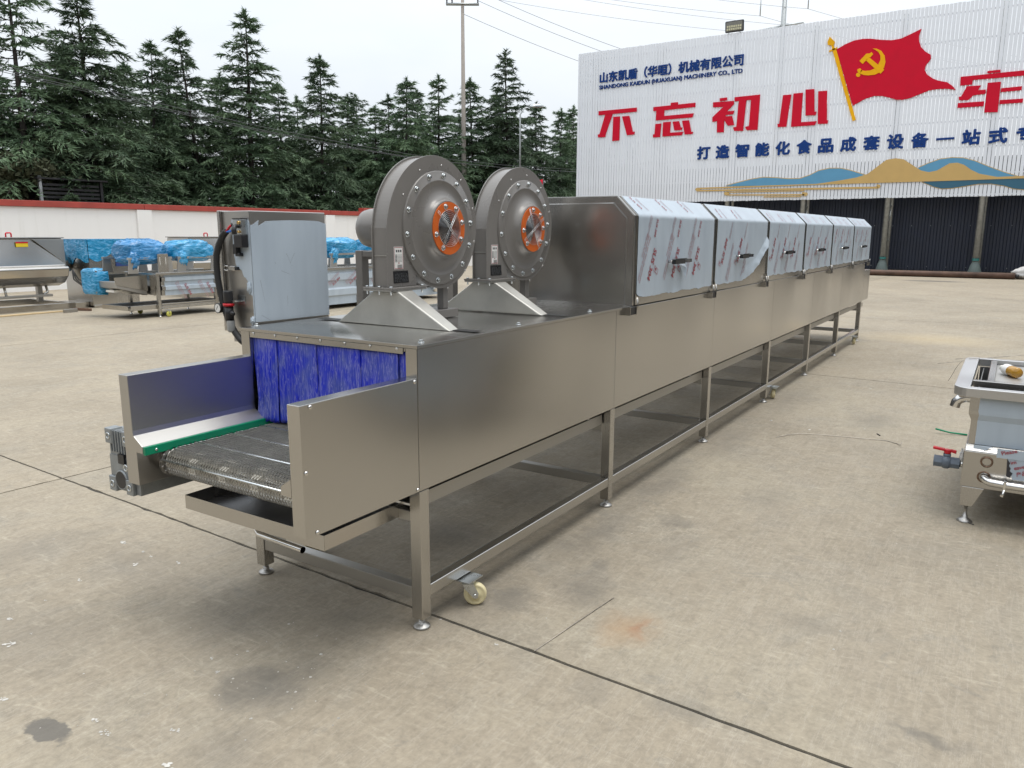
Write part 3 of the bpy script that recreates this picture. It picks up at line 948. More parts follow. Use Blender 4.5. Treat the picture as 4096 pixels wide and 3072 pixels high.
# ---------------------------------------------------------------- trees
def cedar(seed, H, rad, clear=0.12, sparse=1.0, lean=0.02):
    """deodar cedar: tapered trunk, tiers of long drooping branches, sprays of needle tufts. Returns wood and crown meshes."""
    rg = np.random.default_rng(seed)
    wood = MB()
    lx, ly = rg.normal(0, lean, 2)
    bend = lambda t: np.array([lx * H * t + 0.10 * math.sin(3 * t + seed), ly * H * t + 0.08 * math.cos(2.5 * t + seed), H * t])
    ts = np.linspace(0, 0.985, 14)
    r0 = 0.008 * H + 0.035
    wood.tube([bend(t) for t in ts], [r0 * (1 - t) ** 0.85 + 0.008 for t in ts], 7)
    V = []
    t = clear
    dz = 0.25 / H
    while t < 0.99:
        full = rad * ((1 - t) ** 0.78) * (0.72 + 0.28 * min(1, (t - clear) / 0.12 + 0.3)) + 0.05
        nb = int(round((7.0 if t < 0.7 else 5.0) * (0.75 + 0.25 * sparse)))
        ph = rg.uniform(0, 2 * PI)
        for k in range(nb):
            if rg.random() > 0.9 * sparse + 0.05:
                continue
            az = ph + 2 * PI * k / nb + rg.normal(0, 0.28)
            L = full * rg.uniform(0.45, 1.15) * (1.45 if rg.random() < 0.10 else 1)
            el = R(-2 + 34 * t ** 1.8 + rg.normal(0, 9))
            droop = (0.16 + 0.20 * (1 - t)) * rg.uniform(0.5, 1.5)
            base = bend(min(0.985, t + rg.uniform(-0.4, 0.4) * dz))
            ns = max(4, int(L / 0.26))
            s = np.linspace(0, 1, ns + 1)
            d = np.array([math.cos(az), math.sin(az)])
            side = np.array([-d[1], d[0], 0])
            out = s * L * math.cos(el)
            hz = s * L * math.sin(el) - droop * L * s ** 2.2
            wig = np.cumsum(rg.normal(0, 0.035, ns + 1)) * L * 0.5
            P = base + np.stack([d[0] * out, d[1] * out, hz], 1) + side * wig[:, None]
            if L > 0.5:
                wood.tube([P[0], P[ns // 2], P[-1]], [0.012 + 0.010 * L, 0.010 + 0.004 * L, 0.005], 3, cap=False)
            # branchlets, left and right, hanging a little, shorter towards the tip
            nl = max(5, int(L * 12 * (0.7 + 0.3 * sparse)))
            for q in range(nl):
                ss = 0.04 + 0.96 * (q + rg.random()) / nl
                i0 = min(ns - 1, int(ss * ns))
                fr = ss * ns - i0
                pb = P[i0] * (1 - fr) + P[i0 + 1] * fr
                tan = P[i0 + 1] - P[i0]
                tan /= np.linalg.norm(tan) + 1e-6
                sgn = 1 if q % 2 else -1
                bl = min(0.75, (0.15 + 0.30 * L * (1.10 - ss))) * rg.uniform(0.6, 1.25)
                bd = tan * rg.uniform(0.55, 1.0) + side * sgn * rg.uniform(0.5, 1.0) + np.array([0, 0, rg.normal(0.0, 0.12)])
                bd /= np.linalg.norm(bd)
                V.append(np.concatenate([pb, bd, [bl]]))
            V.append(np.concatenate([P[-1] - tan * 0.05, tan, [0.22]]))
        t += dz * rg.uniform(0.75, 1.25) * (1 if t < 0.8 else 1.15)
    # leader
    top = bend(0.985)
    for k in range(10):
        a = rg.uniform(0, 2 * PI)
        V.append(np.concatenate([top + [0, 0, 0.16 - 0.05 * k], [math.cos(a) * (0.15 + 0.06 * k), math.sin(a) * (0.15 + 0.06 * k), 0.8], [0.07 + 0.012 * k]]))
    V = np.array(V)
    # needle tufts along every branchlet: thin pointed triangles
    nbd = 15
    B = np.repeat(V, nbd, 0)
    n = len(B)
    s = np.tile((np.arange(nbd) + 0.5) / nbd, len(V)) + rg.normal(0, 0.05, n)
    p = B[:, :3] + B[:, 3:6] * (B[:, 6:7] * s[:, None])
    p[:, 2] -= 0.45 * B[:, 6] * s ** 2
    dr = B[:, 3:6] + rg.normal(0, 0.42, (n, 3))
    dr[:, 2] -= 0.30
    dr /= np.linalg.norm(dr, axis=1)[:, None]
    ln = rg.uniform(0.10, 0.25, n)[:, None]
    wd = np.cross(dr, rg.normal(0, 1, (n, 3)))
    wd /= np.linalg.norm(wd, axis=1)[:, None] + 1e-6
    w = rg.uniform(0.010, 0.026, n)[:, None]
    tri = np.stack([p - wd * w, p + wd * w, p + dr * ln], 1).reshape(-1, 3)
    me = bpy.data.meshes.new('crown')
    me.vertices.add(3 * n)
    me.vertices.foreach_set('co', tri.ravel())
    me.loops.add(3 * n)
    me.loops.foreach_set('vertex_index', np.arange(3 * n))
    me.polygons.add(n)
    me.polygons.foreach_set('loop_start', np.arange(0, 3 * n, 3))
    me.polygons.foreach_set('loop_total', np.full(n, 3))
    me.materials.append(M['cedar'])
    me.update()
    me.validate()
    return wood.mesh('trunk', 'bark'), me


def leafy(seed, H, rad, mat, nleaf=9000, low=0.15):
    """broadleaf tree or scrub: trunk with limbs, leaf-sized quads gathered in uneven clumps"""
    rg = np.random.default_rng(seed)
    wood = MB()
    wood.tube([(0, 0, 0), (0.1, 0.05, H * 0.35), (0.05, -0.1, H * 0.7)], [0.04 + 0.012 * H, 0.03 + 0.008 * H, 0.02], 6)
    cl = []
    for k in range(34):
        z = H * rg.uniform(low, 0.97)
        rr = rad * math.sqrt(max(0.05, 1 - ((z / H - 0.5) / 0.56) ** 2)) * rg.uniform(0.25, 1)
        a = rg.uniform(0, 2 * PI)
        c = np.array([rr * math.cos(a), rr * math.sin(a), z])
        cl.append((c, rg.uniform(0.22, 0.5) * rad * 0.75))
        wood.tube([(0.05, 0, z * 0.6), tuple(c * 0.6 + np.array([0, 0, z * 0.3])), tuple(c)], [0.05, 0.03, 0.01], 4, cap=False)
    n = nleaf
    idx = rg.integers(0, len(cl), n)
    c = np.array([q[0] for q in cl])[idx]
    r = np.array([q[1] for q in cl])[idx]
    d = rg.normal(0, 1, (n, 3))
    d /= np.linalg.norm(d, axis=1)[:, None]
    p = c + d * (r * rg.random(n) ** 0.5)[:, None]
    a = rg.normal(0, 1, (n, 3)); a /= np.linalg.norm(a, axis=1)[:, None]
    b = np.cross(a, rg.normal(0, 1, (n, 3))); b /= np.linalg.norm(b, axis=1)[:, None]
    s1 = rg.uniform(0.05, 0.11, n)[:, None]
    s2 = s1 * 0.5
    q = np.stack([p - a * s1, p - b * s2, p + a * s1, p + b * s2], 1).reshape(-1, 3)
    me = bpy.data.meshes.new('crown')
    me.vertices.add(4 * n)
    me.vertices.foreach_set('co', q.ravel())
    me.loops.add(4 * n)
    me.loops.foreach_set('vertex_index', np.arange(4 * n))
    me.polygons.add(n)
    me.polygons.foreach_set('loop_start', np.arange(0, 4 * n, 4))
    me.polygons.foreach_set('loop_total', np.full(n, 4))
    me.materials.append(M[mat])
    me.update()
    me.validate()
    return wood.mesh('trunk', 'bark'), me


variants = [cedar(11, 9.4, 2.9, 0.34, 0.62), cedar(12, 9.6, 3.2, 0.06, 1.0), cedar(13, 9.0, 2.6, 0.26, 0.85), cedar(14, 10.0, 2.7, 0.05, 0.9), cedar(15, 9.2, 2.8, 0.05, 1.0), cedar(16, 10.6, 3.1, 0.04, 1.0)]
VH = [9.4, 9.6, 9.0, 10.0, 9.2, 10.6]


def put_tree(meshes, loc, h, rz, label, group, sx=1.0, name='cedar_tree', cat='tree'):
    t_ = thing(name, label, cat, loc, rz, group)
    for nm, me in zip(('trunk', 'crown'), meshes):
        o = link(nm, me, t_)
        o.scale = (h * sx, h * sx, h)
    return t_


def on_wall_row(u, Y):
    p = at(u, 930, 'y', Y)
    return (p[0], p[1], 0)


G1 = 'dark conifers in a row behind the white wall'
TREES = [  # photo column, depth behind the wall, height, variant, turn, width, label
    (165, 24.0, 9.7, 0, 0.3, 1.05, 'tall thin conifer with bare lower trunk beside the dark shed'),
    (425, 24.2, 9.4, 1, 1.0, 1.12, 'broad dense conifer with boughs down to the wall beside the dark shed'),
    (655, 26.0, 8.6, 2, 2.0, 0.95, 'conifer with crooked top and bare trunk between two taller conifers'),
    (830, 26.3, 9.2, 2, 4.4, 0.95, 'conifer with long bare trunk beside the tall pointed conifer'),
    (1000, 25.2, 10.2, 3, 0.6, 1.12, 'tall pointed conifer with gaps near its top above the cabinet'),
    (1275, 25.0, 9.1, 4, 1.5, 1.0, 'slim pointed conifer standing apart with sky either side of its tip'),
    (1625, 25.0, 9.2, 4, 3.0, 1.02, 'conifer with tip behind the first grey blower'),
    (1765, 25.3, 9.9, 3, 2.2, 1.05, 'conifer beside the concrete pole, on the side of the blowers'),
    (1915, 26.4, 10.6, 4, 5.0, 1.0, 'thin topped conifer half hiding the foot of the concrete pole'),
    (2040, 25.0, 12.2, 5, 0.0, 1.0, 'tallest full conifer between the concrete pole and the slatted sign'),
    (2158, 26.2, 10.2, 4, 4.0, 0.95, 'conifer under the street lamp head'),
    (2222, 27.2, 10.3, 4, 0.9, 0.9, 'small topped conifer between the street lamp and the slatted sign'),
    (2300, 27.0, 10.9, 3, 3.3, 0.95, 'conifer cut by the edge of the slatted sign'),
]
for (u, Y, h, v, rz, sx, lab) in TREES:
    put_tree(variants[v], on_wall_row(u, Y), h / VH[v], rz, lab, G1, sx * 1.12)
G2 = 'darker conifers filling the second row behind the wall'
for i, (u, Y, h, v) in enumerate([(-60, 26.0, 8.6, 1), (300, 27.5, 7.6, 4), (560, 28.5, 7.6, 1), (930, 28.5, 8.0, 4), (1130, 27.5, 7.8, 1), (740, 29.5, 8.3, 5), (1200, 30.0, 7.9, 3), (1390, 28.0, 8.0, 4), (1500, 26.5, 7.4, 1), (1450, 30.0, 8.6, 5), (1690, 29.0, 9.3, 1), (1560, 29.5, 8.8, 3), (1980, 29.0, 10.2, 1), (2260, 29.5, 10.2, 1),
                                  (1840, 28.0, 8.2, 1), (2110, 28.5, 8.3, 4), (2400, 27.5, 9.5, 1), (2520, 28.0, 8.5, 4), (2650, 27.5, 7.5, 1), (2800, 27.5, 6.8, 4)]):
    put_tree(variants[v], on_wall_row(u, Y), 1.06 * h / VH[v], i * 1.3, 'conifer in the second row, mostly hidden behind the front conifers', G2, 1.15)
lf = [leafy(31, 5.6, 2.3, 'broad'), leafy(32, 4.2, 2.1, 'olive', 8000, 0.05), leafy(33, 6.4, 2.0, 'broad', 8000)]
for i, (u, Y, s, v) in enumerate([(650, 29.5, 1.0, 0), (1400, 29.0, 0.95, 2), (1180, 30, 1.0, 0), (1640, 30.5, 1.0, 2), (2090, 29, 1.0, 0)]):
    put_tree(lf[v], on_wall_row(u, Y), s, i * 2.1, 'yellow green broadleaf tree ' + ['behind the conifer with the crooked top', 'beside the slim conifer standing apart', 'behind the tall pointed conifer', 'behind the first grey blower', 'behind the tallest full conifer'][i], 'broadleaf trees among the conifers', 1.0, 'broadleaf_tree')
for i, (u, Y, s) in enumerate([(-40, 23.6, 1.0), (60, 25.5, 1.15), (230, 26.5, 1.0)]):
    put_tree(lf[1], on_wall_row(u, Y), s, i * 1.7, 'grey green scrub bush ' + ['over the wall at the foot of the thin conifer', 'behind the thin conifer beside the shed', 'behind the dark shed roof'][i], 'scrub bushes by the shed', 1.1, 'scrub_bush', 'bush')
for i, (u, Y, s) in enumerate([(305, 21.9, 0.62), (480, 23.3, 0.8), (720, 23.6, 0.75), (900, 23.4, 0.8), (1090, 23.5, 0.78), (1330, 23.6, 0.78), (1560, 23.6, 0.8), (1800, 24, 0.85), (2000, 24, 0.85), (2200, 24.2, 0.9)]):
    put_tree(variants[(1, 4)[i % 2]], on_wall_row(u, Y), s * 0.45, i * 0.9, 'young low conifer just behind the wall coping', 'young conifers along the wall', 1.9)

# dark shed behind the wall
shed = thing('shed', 'dark open shed with slatted side behind the wall under the thin conifer', 'shed', (10.6, 22.6, 0))
for (a, b, n_, m_) in [((9.78, 22.3, 0), (9.86, 22.38, 3.2), 'post', 'galv'), ((11.6, 22.3, 0), (11.68, 22.38, 3.1), 'post', 'black'), ((9.7, 22.2, 3.1), (11.8, 23.9, 3.15), 'roof', 'black'), ((9.8, 23.6, 0), (11.7, 23.66, 3.08), 'back_wall', 'black')]:
    o = MB().box(a, b).build(n_, m_); setparent(o, shed)
for k in range(7):
    o = MB().box((9.9, 22.34, 2.2 + k * 0.12), (11.58, 22.36, 2.27 + k * 0.12)).build('slat', 'black'); setparent(o, shed)

# ---------------------------------------------------------------- poles and wires
def catenary(p0, p1, sag, n=24):
    p0, p1 = Vector(p0), Vector(p1)
    return [p0.lerp(p1, i / n) - Vector((0, 0, 4 * sag * (i / n) * (1 - i / n))) for i in range(n + 1)]


pp = (36.4, 26.45)
pole = thing('utility_pole', 'concrete utility pole with steel cross arm rising from the conifers', 'pole', (*pp, 0))
o = MB().tube([(pp[0], pp[1], 0), (pp[0], pp[1], 14.9)], [0.17, 0.092], 14).build('shaft', 'pole'); setparent(o, pole)
ad = Vector((0.55, -0.835, 0)).normalized()
c0 = Vector((pp[0], pp[1], 14.5))
m = MB()
for s in (-0.11, 0.11):
    off = Vector((ad.y, -ad.x, 0)) * s
    q0, q1 = c0 - ad * 0.95 + off, c0 + ad * 0.95 + off
    m.tube([q0, q1], 0.055, 4)
o = m.build('cross_arm', 'galv'); setparent(o, pole)
for s in (-0.9, -0.6, 0.05, 0.88):
    q = c0 + ad * s
    o = MB().lathe([(0.02, 0), (0.055, 0.04), (0.03, 0.09), (0.055, 0.13), (0.03, 0.2), (0.0, 0.22)], (q.x, q.y, q.z + 0.05), n=8).build('insulator', 'black'); setparent(o, pole)
far = Vector((64, 9.0, 0))
for i, (st, z1, lab) in enumerate([(c0 + ad * 0.9 + Vector((0, 0, .2)), 11.2, 'thin pale wire running from the cross arm tip down behind the sign'), (c0 + ad * 0.05 + Vector((0, 0, 1.1)), 11.6, 'uppermost thin pale wire running from the concrete pole down behind the sign'), (c0 + Vector((0, 0, -0.5)), 10.0, 'lowest pale wire leaving the concrete pole below its cross arm')]):
    o = MB().tube(catenary(st, (far.x + i, far.y, z1), 1.3), 0.014, 4).build('overhead_wire', 'cable_pale')
    tag(o, lab, 'wire', 'wires from the concrete pole')
for i, (dz, dy) in enumerate([(0, 0), (0.16, 0.2), (0.05, 0.5)]):
    P = [(x, 21.9 + dy, z + dz) for x, z in [(-6, 7.4), (2, 6.55), (9, 5.92), (14.2, 5.50), (18, 5.25), (22.3, 5.07), (27.2, 4.95), (34, 5.05), (42, 5.35), (55, 6.3)]]
    o = MB().tube(P, 0.011, 4).build('overhead_cable', 'cable')
    tag(o, ['lowest', 'highest', 'middle'][i] + ' of three thin dark cables sagging along the conifers above the white wall', 'cable', 'dark cables strung along the conifers')

tp = Vector((83.9, 26.0, 0))
q = _f + _r * (3078 - 2048) / FPX - _u * (930 - 1536) / FPX
tp = Vector(CAM + q * 108); tp.z = 0
tower = thing('power_pylon', 'tall tapered steel power pole with cross arms behind the sign', 'pylon', tuple(tp))
o = MB().tube([tp, tp + Vector((0, 0, 42))], [0.62, 0.20], 14).build('mast', 'galv'); setparent(o, tower)
rd = Vector((_r[0], _r[1], 0)).normalized()
for z, w_ in ((28.7, 2.7), (32.8, 3.15), (37.0, 2.4)):
    for s in (-1, 1):
        a0 = tp + Vector((0, 0, z))
        o = MB().tube([a0, a0 + rd * (s * w_) + Vector((0, 0, 0.45 * s))], [0.19, 0.07], 6).build('cross_arm', 'galv'); setparent(o, tower)
        tip = a0 + rd * (s * w_) + Vector((0, 0, 0.45 * s))
        L_ = 2.4 if z > 30 else 0.5
        o2 = MB().tube([tip, tip - Vector((0, 0, L_))], 0.07, 6).build('insulator', 'galv'); setparent(o2, tower)
        e0 = tip - Vector((0, 0, L_))
        for dirn, lab in ((Vector((-60, 75, 16)), 'thin power line running from the steel power pole over the yard'), (Vector((70, -60, -2)), 'thin power line running away from the steel power pole')):
            w = MB().tube(catenary(e0, e0 + dirn, 3.0), 0.022, 4).build('power_line', 'cable_pale')
            tag(w, lab, 'wire', 'lines of the steel power pole')
            if z > 36:
                break

lampp = (33.6, 23.0)
lp = thing('street_lamp', 'grey street lamp head poking out of the conifers near the sign', 'lamp', (33.9, 22.6, 0))
base = Vector((33.9, 22.6, 0))
hd = Vector(at(2150, 427, 'y', 22.0))
b0 = Vector((hd.x - 0.9, hd.y + 0.6, 0))
lp.location = b0
o = MB().tube([b0, b0 + Vector((0, 0, hd.z - 0.5)), b0 + Vector((0.2, -0.12, hd.z - 0.15)), b0 + Vector((0.6, -0.4, hd.z - 0.02))], [0.07, 0.045, 0.035, 0.03], 8).build('column', 'galv'); setparent(o, lp)
o = MB().tube([b0 + Vector((0.55, -0.38, hd.z - 0.03)), b0 + Vector((0.75, -0.5, hd.z + 0.03)), b0 + Vector((1.1, -0.7, hd.z + 0.07)), b0 + Vector((1.25, -0.78, hd.z + 0.05))], [0.04, 0.11, 0.12, 0.05], 10).build('lamp_head', 'zinc'); setparent(o, lp)

fp = Vector(at(2172, 800, 'y', 19.6)); fp.z = 0
fg = thing('small_flag', 'small red pennant on a thin pole above the wall between the blower and the sign', 'flag', tuple(fp))
o = MB().cyl(fp, fp + Vector((0, 0, 4.45)), 0.018, n=8).build('flag_pole', 'cable'); setparent(o, fg)
m = MB()
qd = Vector((-0.55, 0.83, 0)).normalized()
m.grid(lambda a, b: tuple(fp + qd * (0.02 + a * 0.62) + Vector((0.05 * math.sin(6 * a), 0, 4.38 - 0.12 * a - b * (0.85 - 0.35 * a)))), 8, 6)
o = m.build('flag_cloth', 'sign_red', fix=False); setparent(o, fg)
so_ = o.modifiers.new('thick', 'SOLIDIFY'); so_.thickness = 0.004

rb = Vector(at(1480, 845, 'y', 20.4))
o = MB().box((rb.x - 0.3, 20.45, 2.412), (rb.x + 0.3, 20.75, 2.56)).build('red_box', 'coping', bevel=0.01)
tag(o, 'small red box on the wall coping behind the first blower', 'box')

# pipe and sack by the dark wall
pipe = thing('steel_pipe', 'long rusty brown steel pipe lying along the dark wall', 'pipe', (30.95, 3, 0))
rust = plain('rusty_steel', (0.105, 0.062, 0.045), 0.6, 0.3, 0.4, 3.0, 0.3, 20)
m = MB(); m.cyl((30.95, 9.5, 0.115), (30.95, -1.95, 0.115), 0.112, n=24)
o = m.build('pipe_body', rust); setparent(o, pipe)
m = MB(); m.cyl((30.95, -1.951, 0.115), (30.95, -2.07, 0.115), 0.075, n=20)
o = m.build('pipe_end', 'black'); setparent(o, pipe)
def lump(c, r, seed, amp=0.2, nu=26, nv=16, freq=3.0, flat=None, sq=1.0):
    """closed crumpled lump around c with radii r"""
    from mathutils import noise
    def fn(a, b):
        th_, ph_ = a * 2 * PI, (b - 0.5) * PI
        d = Vector((math.cos(th_) * math.cos(ph_), math.sin(th_) * math.cos(ph_), math.sin(ph_)))
        k = 1 + amp * noise.noise(d * freq + Vector((seed, seed * 2, 0))) + amp * 0.6 * noise.noise(d * freq * 2.7 + Vector((seed, 1, 3))) - amp * 0.5 * abs(noise.noise(d * freq * 5 + Vector((seed, 5, 3))))
        e = lambda q: math.copysign(abs(q) ** sq, q)
        p = Vector((e(d.x) * r[0], e(d.y) * r[1], e(d.z) * r[2])) * k
        p = p + Vector(c)
        if flat is not None and p.z < flat:
            p.z = flat
        return tuple(p)
    return MB().grid(fn, nu, nv)
o = lump((31.4, -2.35, 0.2), (0.4, 0.5, 0.26), 4.0, 0.3, flat=0.0).build('sack', 'sack')
tag(o, 'crumpled white sack on the ground at the end of the rusty pipe', 'sack')
o = MB().box((33.6, -2.2, 0.0), (33.72, 0.9, 0.035)).build('white_strip', 'wall_white'); tag(o, 'thin white strip lying between the sign post and the sack', 'strip')

cm = thing('unseen_dark_shape', 'unseen dark shape added on the open side of the yard for a dark reflection', 'machine', (0.9, -4.2, 0))  # unseen shape, added so the side panel reflects something dark
o = lump((0.9, -4.2, 0.62), (1.0, 0.6, 0.66), 2.2, 0.10, 40, 24, 1.4, 0.0, 0.4).build('unseen_shell', plain('unseen_shell_dark', (0.045, 0.05, 0.055), 0.6, 0, 0.3, 3)); setparent(o, cm)

# buildings round the yard outside the picture (they show only in the bright metal)
for (a, b, lab) in [((-24, -26, 0), (-16, 24, 6.5), 'long grey factory hall behind the photographer, seen in the metal'), ((-14, -20, 0), (30, -9, 6.0), 'long grey factory hall along the open side of the yard')]:
    h_ = thing('factory_hall', lab, 'building', ((a[0] + b[0]) / 2, (a[1] + b[1]) / 2, 0))
    o = MB().box(a, b).build('wall', 'roof_dark'); setparent(o, h_)
    o = MB().box((a[0] - 0.3, a[1] - 0.3, b[2] + 0.003), (b[0] + 0.3, b[1] + 0.3, b[2] + 0.35)).build('roof', 'roof_dark'); setparent(o, h_)
    for k in range(6):
        if b[0] - a[0] > 20:
            x = a[0] + 3 + k * 8.5
            o = MB().box((x, b[1] + 0.003, 0), (x + 3.6, b[1] + 0.05, 4.2)).build('door', 'navy_clad'); setparent(o, h_)
        else:
            yk = a[1] + 3 + k * 8
            o = MB().box((b[0] + 0.003, yk, 0), (b[0] + 0.05, yk + 3.6, 4.2)).build('door', 'navy_clad'); setparent(o, h_)

# ================================================================== THE TUNNEL DRYER
W = 1.017
LP = 1.7243                       # leg pitch
XE = 10.37                        # end of the body
dry = thing('tunnel_dryer', 'long stainless steel tunnel dryer with mesh belt, two grey blowers and blue strip curtain', 'machine', (0, 0, 0))


def P_(mb, name, mat, parent=None, bevel=0.0, seg=2, fix=True):
    return mb.build(name, mat, parent if parent is not None else dry, bevel, seg, fix)


# shared small hardware
screw_me = MB().lathe([(0.0065, 0), (0.0065, 0.0012), (0.005, 0.0035), (0.0025, 0.0042), (0.0, 0.0036)], (0, 0, 0), n=12).mesh('screw', 'chrome')
bolt_me = MB().lathe([(0.0125, 0), (0.0125, 0.003), (0.0095, 0.0032)], (0, 0, 0), n=16).lathe([(0.0085, 0.0032), (0.0085, 0.0095), (0.007, 0.0108), (0, 0.0108)], (0, 0, 0), n=6, smooth=False).mesh('bolt', 'zinc')
ROT_mY = (R(90), 0, 0)            # local z to -Y
ROT_mX = (0, R(-90), 0)           # local z to -X

# ---- body
for side, (ya, yb) in enumerate(((0.0, 0.018), (W - 0.018, W))):
    for k in range(6):
        a = -0.037 if k == 0 else LP * k + 0.0012
        b = LP * (k + 1) - 0.0012 if k < 5 else XE
        P_(MB().box((a, ya, 0.600), (b, yb, 1.166 if k == 0 else 1.171)), 'side_panel', 'steel', bevel=0.002)
P_(MB().box((-0.03, 0.02, 0.602), (XE, W - 0.02, 0.612)), 'floor_pan', 'steel_dull')
# lid of the front part, slightly buckled
def lidz(x, y):
    return 1.1805 + 0.0035 * math.sin(3.1 * x + 1.0) * math.sin(PI * y / W) + 0.0025 * math.sin(7 * x + 2 * y)
LX0, LX1 = -0.043, 1.925
m = MB()
m.grid(lambda a, b: (LX0 + (LX1 - LX0) * a, -0.006 + (W + 0.012) * b, lidz(LX0 + (LX1 - LX0) * a, -0.006 + (W + 0.012) * b) if 0.001 < b < 0.999 and a > 0.001 else 1.1805), 40, 20)
lid = P_(m, 'lid', 'steel_lid', fix=False)
P_(MB().box((LX0, -0.0065, 1.1665), (LX1, -0.004, 1.1800)).box((LX0 - 0.001, -0.006, 1.1665), (LX0 + 0.002, W + 0.006, 1.1800)).box((LX0, W + 0.004, 1.1665), (LX1, W + 0.0065, 1.1800)), 'lid_edge', 'steel', lid, 0.001)
for x in (0.024, 0.729, 1.449):
    for yy in (0.03, W - 0.03):
        link('bolt', bolt_me, lid, (x, yy, 1.182))
# dark strips laid on the lid for the shaded air slot openings
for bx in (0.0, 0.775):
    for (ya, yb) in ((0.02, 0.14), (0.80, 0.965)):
        P_(MB().prism([(0.37 + bx, ya), (0.425 + bx, ya), (0.425 + bx, yb), (0.37 + bx, yb)], 'z', 1.1860, 1.1866), 'dark_slot_strip', 'rubber', lid)

# ---- front frame, header, screws
for (ya, yb) in ((0.0, 0.056), (0.962, W)):
    P_(MB().box((-0.0395, ya, 1.0545), (-0.0372, yb, 1.166)).box((-0.037, ya + 0.02 if ya == 0 else ya, 0.62), (-0.004, yb if ya == 0 else yb - 0.02, 1.165)), 'front_post', 'steel_v', bevel=0.0012)
hdr = P_(MB().box((-0.040, 0.068, 1.140), (-0.037, 0.958, 1.1655)).box((-0.0365, 0.06, 1.150), (-0.02, 0.965, 1.165)), 'header', 'steel', bevel=0.0012)
for yy in (0.931, 0.791, 0.652, 0.514, 0.375, 0.236, 0.098):
    link('screw', screw_me, hdr, (-0.0402, yy, 1.159), ROT_mX)

# ---- blue strip curtain, each strip on its own
strips = [(0.962, 0.918, 0.0), (0.928, 0.80, 0.010), (0.812, 0.68, 0.003), (0.70, 0.555, 0.011), (0.575, 0.43, 0.002), (0.45, 0.305, 0.010), (0.325, 0.19, 0.002), (0.21, 0.105, 0.011), (0.112, 0.064, 0.001)]
for k, (ya, yb, dx) in enumerate(strips):
    rr = random.Random(40 + k)
    ph, am = rr.uniform(0, 6), rr.uniform(0.004, 0.009)
    def fn(a, b, ya=ya, yb=yb, dx=dx, ph=ph, am=am, k=k):
        z = 1.144 - b * (1.144 - (0.770 if k != 1 else 0.764))
        yy = ya + (yb - ya) * a
        x = -0.020 - dx * 0.6 - am * math.sin(ph + 9 * a + 3 * b) * b - 0.004 * math.sin(31 * a + ph) * b
        if k == 0:
            yy -= 0.045 * b * b
            x += 0.004 - 0.02 * b
        if k == 1:
            x -= 0.018 * b * b * (1 - a)
            yy += 0.020 * max(0, b - 0.6) * (1 - a)
        if k == 8:
            yy -= 0.0; x += 0.004; yy += 0.018 * b * (1 - a)
        return (x, yy, z - 0.004 * math.sin(17 * a + ph) * (b > 0.99))
    o = P_(MB().grid(fn, 14, 22), 'curtain_strip', 'curtain', fix=False)
    s = o.modifiers.new('thick', 'SOLIDIFY'); s.thickness = 0.0015

# ---- infeed wings
xw = -0.625
right_poly_notch = [(0.0605, 0.800), (0.110, 0.766), (0.112, 0.737), (0.0605, 0.735)]
wr = P_(MB().box((xw, 0.0, 0.600), (-0.0395, 0.060, 1.054)), 'infeed_wing', 'steel', bevel=0.0025)
P_(MB().prism(right_poly_notch, 'x', xw + 0.0005, -0.05), 'inner_ledge', 'steel_v', wr)
for (x, z) in [(-0.581, 1.043), (-0.056, 1.042), (-0.611, 0.827), (-0.574, 0.611), (-0.050, 0.610)]:
    link('screw', screw_me, wr, (x, -0.0005, z), ROT_mY, (1.25, 1.25, 1.25))
left_poly = [(1.012, 0.617), (0.938, 0.617), (0.938, 0.752), (0.897, 0.752), (0.895, 0.780), (0.948, 0.816), (0.953, 0.836), (0.954, 1.056), (1.012, 1.056)]
wl = P_(MB().prism(left_poly, 'x', xw, -0.0395), 'infeed_wing', 'steel_wing', bevel=0.002)
grn = P_(MB().box((xw + 0.002, 0.882, 0.746), (0.10, 0.8945, 0.7795)), 'guide_strip', 'green', bevel=0.002)
link('screw', screw_me, grn, (-0.575, 0.8815, 0.762), ROT_mY, (0.9, 0.9, 0.9))

# ---- mesh belt, rods, roller, sprockets, chain
RC, RR_ = (-0.500, 0.697), 0.055
def belt(s, h=0.0):
    """point on the belt path: s metres back from the front top tangent (s<0: on the flat), going round the roller"""
    if s < 0:
        return (RC[0] - s, RC[1] + RR_ + h)
    a = s / RR_
    if a < PI:
        return (RC[0] - (RR_ + h) * math.sin(a), RC[1] + (RR_ + h) * math.cos(a))
    return (RC[0] + (s - PI * RR_), RC[1] - RR_ - h)
BY0, BY1 = 0.100, 0.872
m = MB()
pitch, turn = 0.0185, 0.0150
nrow = int((0.66 + PI * RR_ + 0.35) / pitch)
nt_ = int((BY1 - BY0) / turn)
vs, fs = [], []
wr_ = 0.0026
for r_ in range(nrow):
    s0 = -0.66 + r_ * pitch
    prev = None
    for k in range(2 * nt_ + 1):
        up_ = k % 2
        ds = (0.0125 if up_ else -0.0125)
        x, z = belt(s0 + ds, 0.0016 if up_ else -0.0016)
        yy = BY0 + k * turn / 2 + 0.003 * math.sin(r_ * 1.7)
        base = len(vs)
        vs += [(x, yy - wr_, z), (x, yy + wr_, z), (x + 0.0, yy, z + wr_ * 1.6)]
        if prev is not None:
            for q in range(3):
                fs.append((prev + q, prev + (q + 1) % 3, base + (q + 1) % 3, base + q))
        prev = base
m.add(vs, fs, True)
belt_o = P_(m, 'mesh_belt', plain('belt_wire', (0.72, 0.70, 0.65), 0.42, 0.35, 0.12, 30), fix=True)
belt_o['kind'] = 'stuff'
s = -0.60 + 0.01
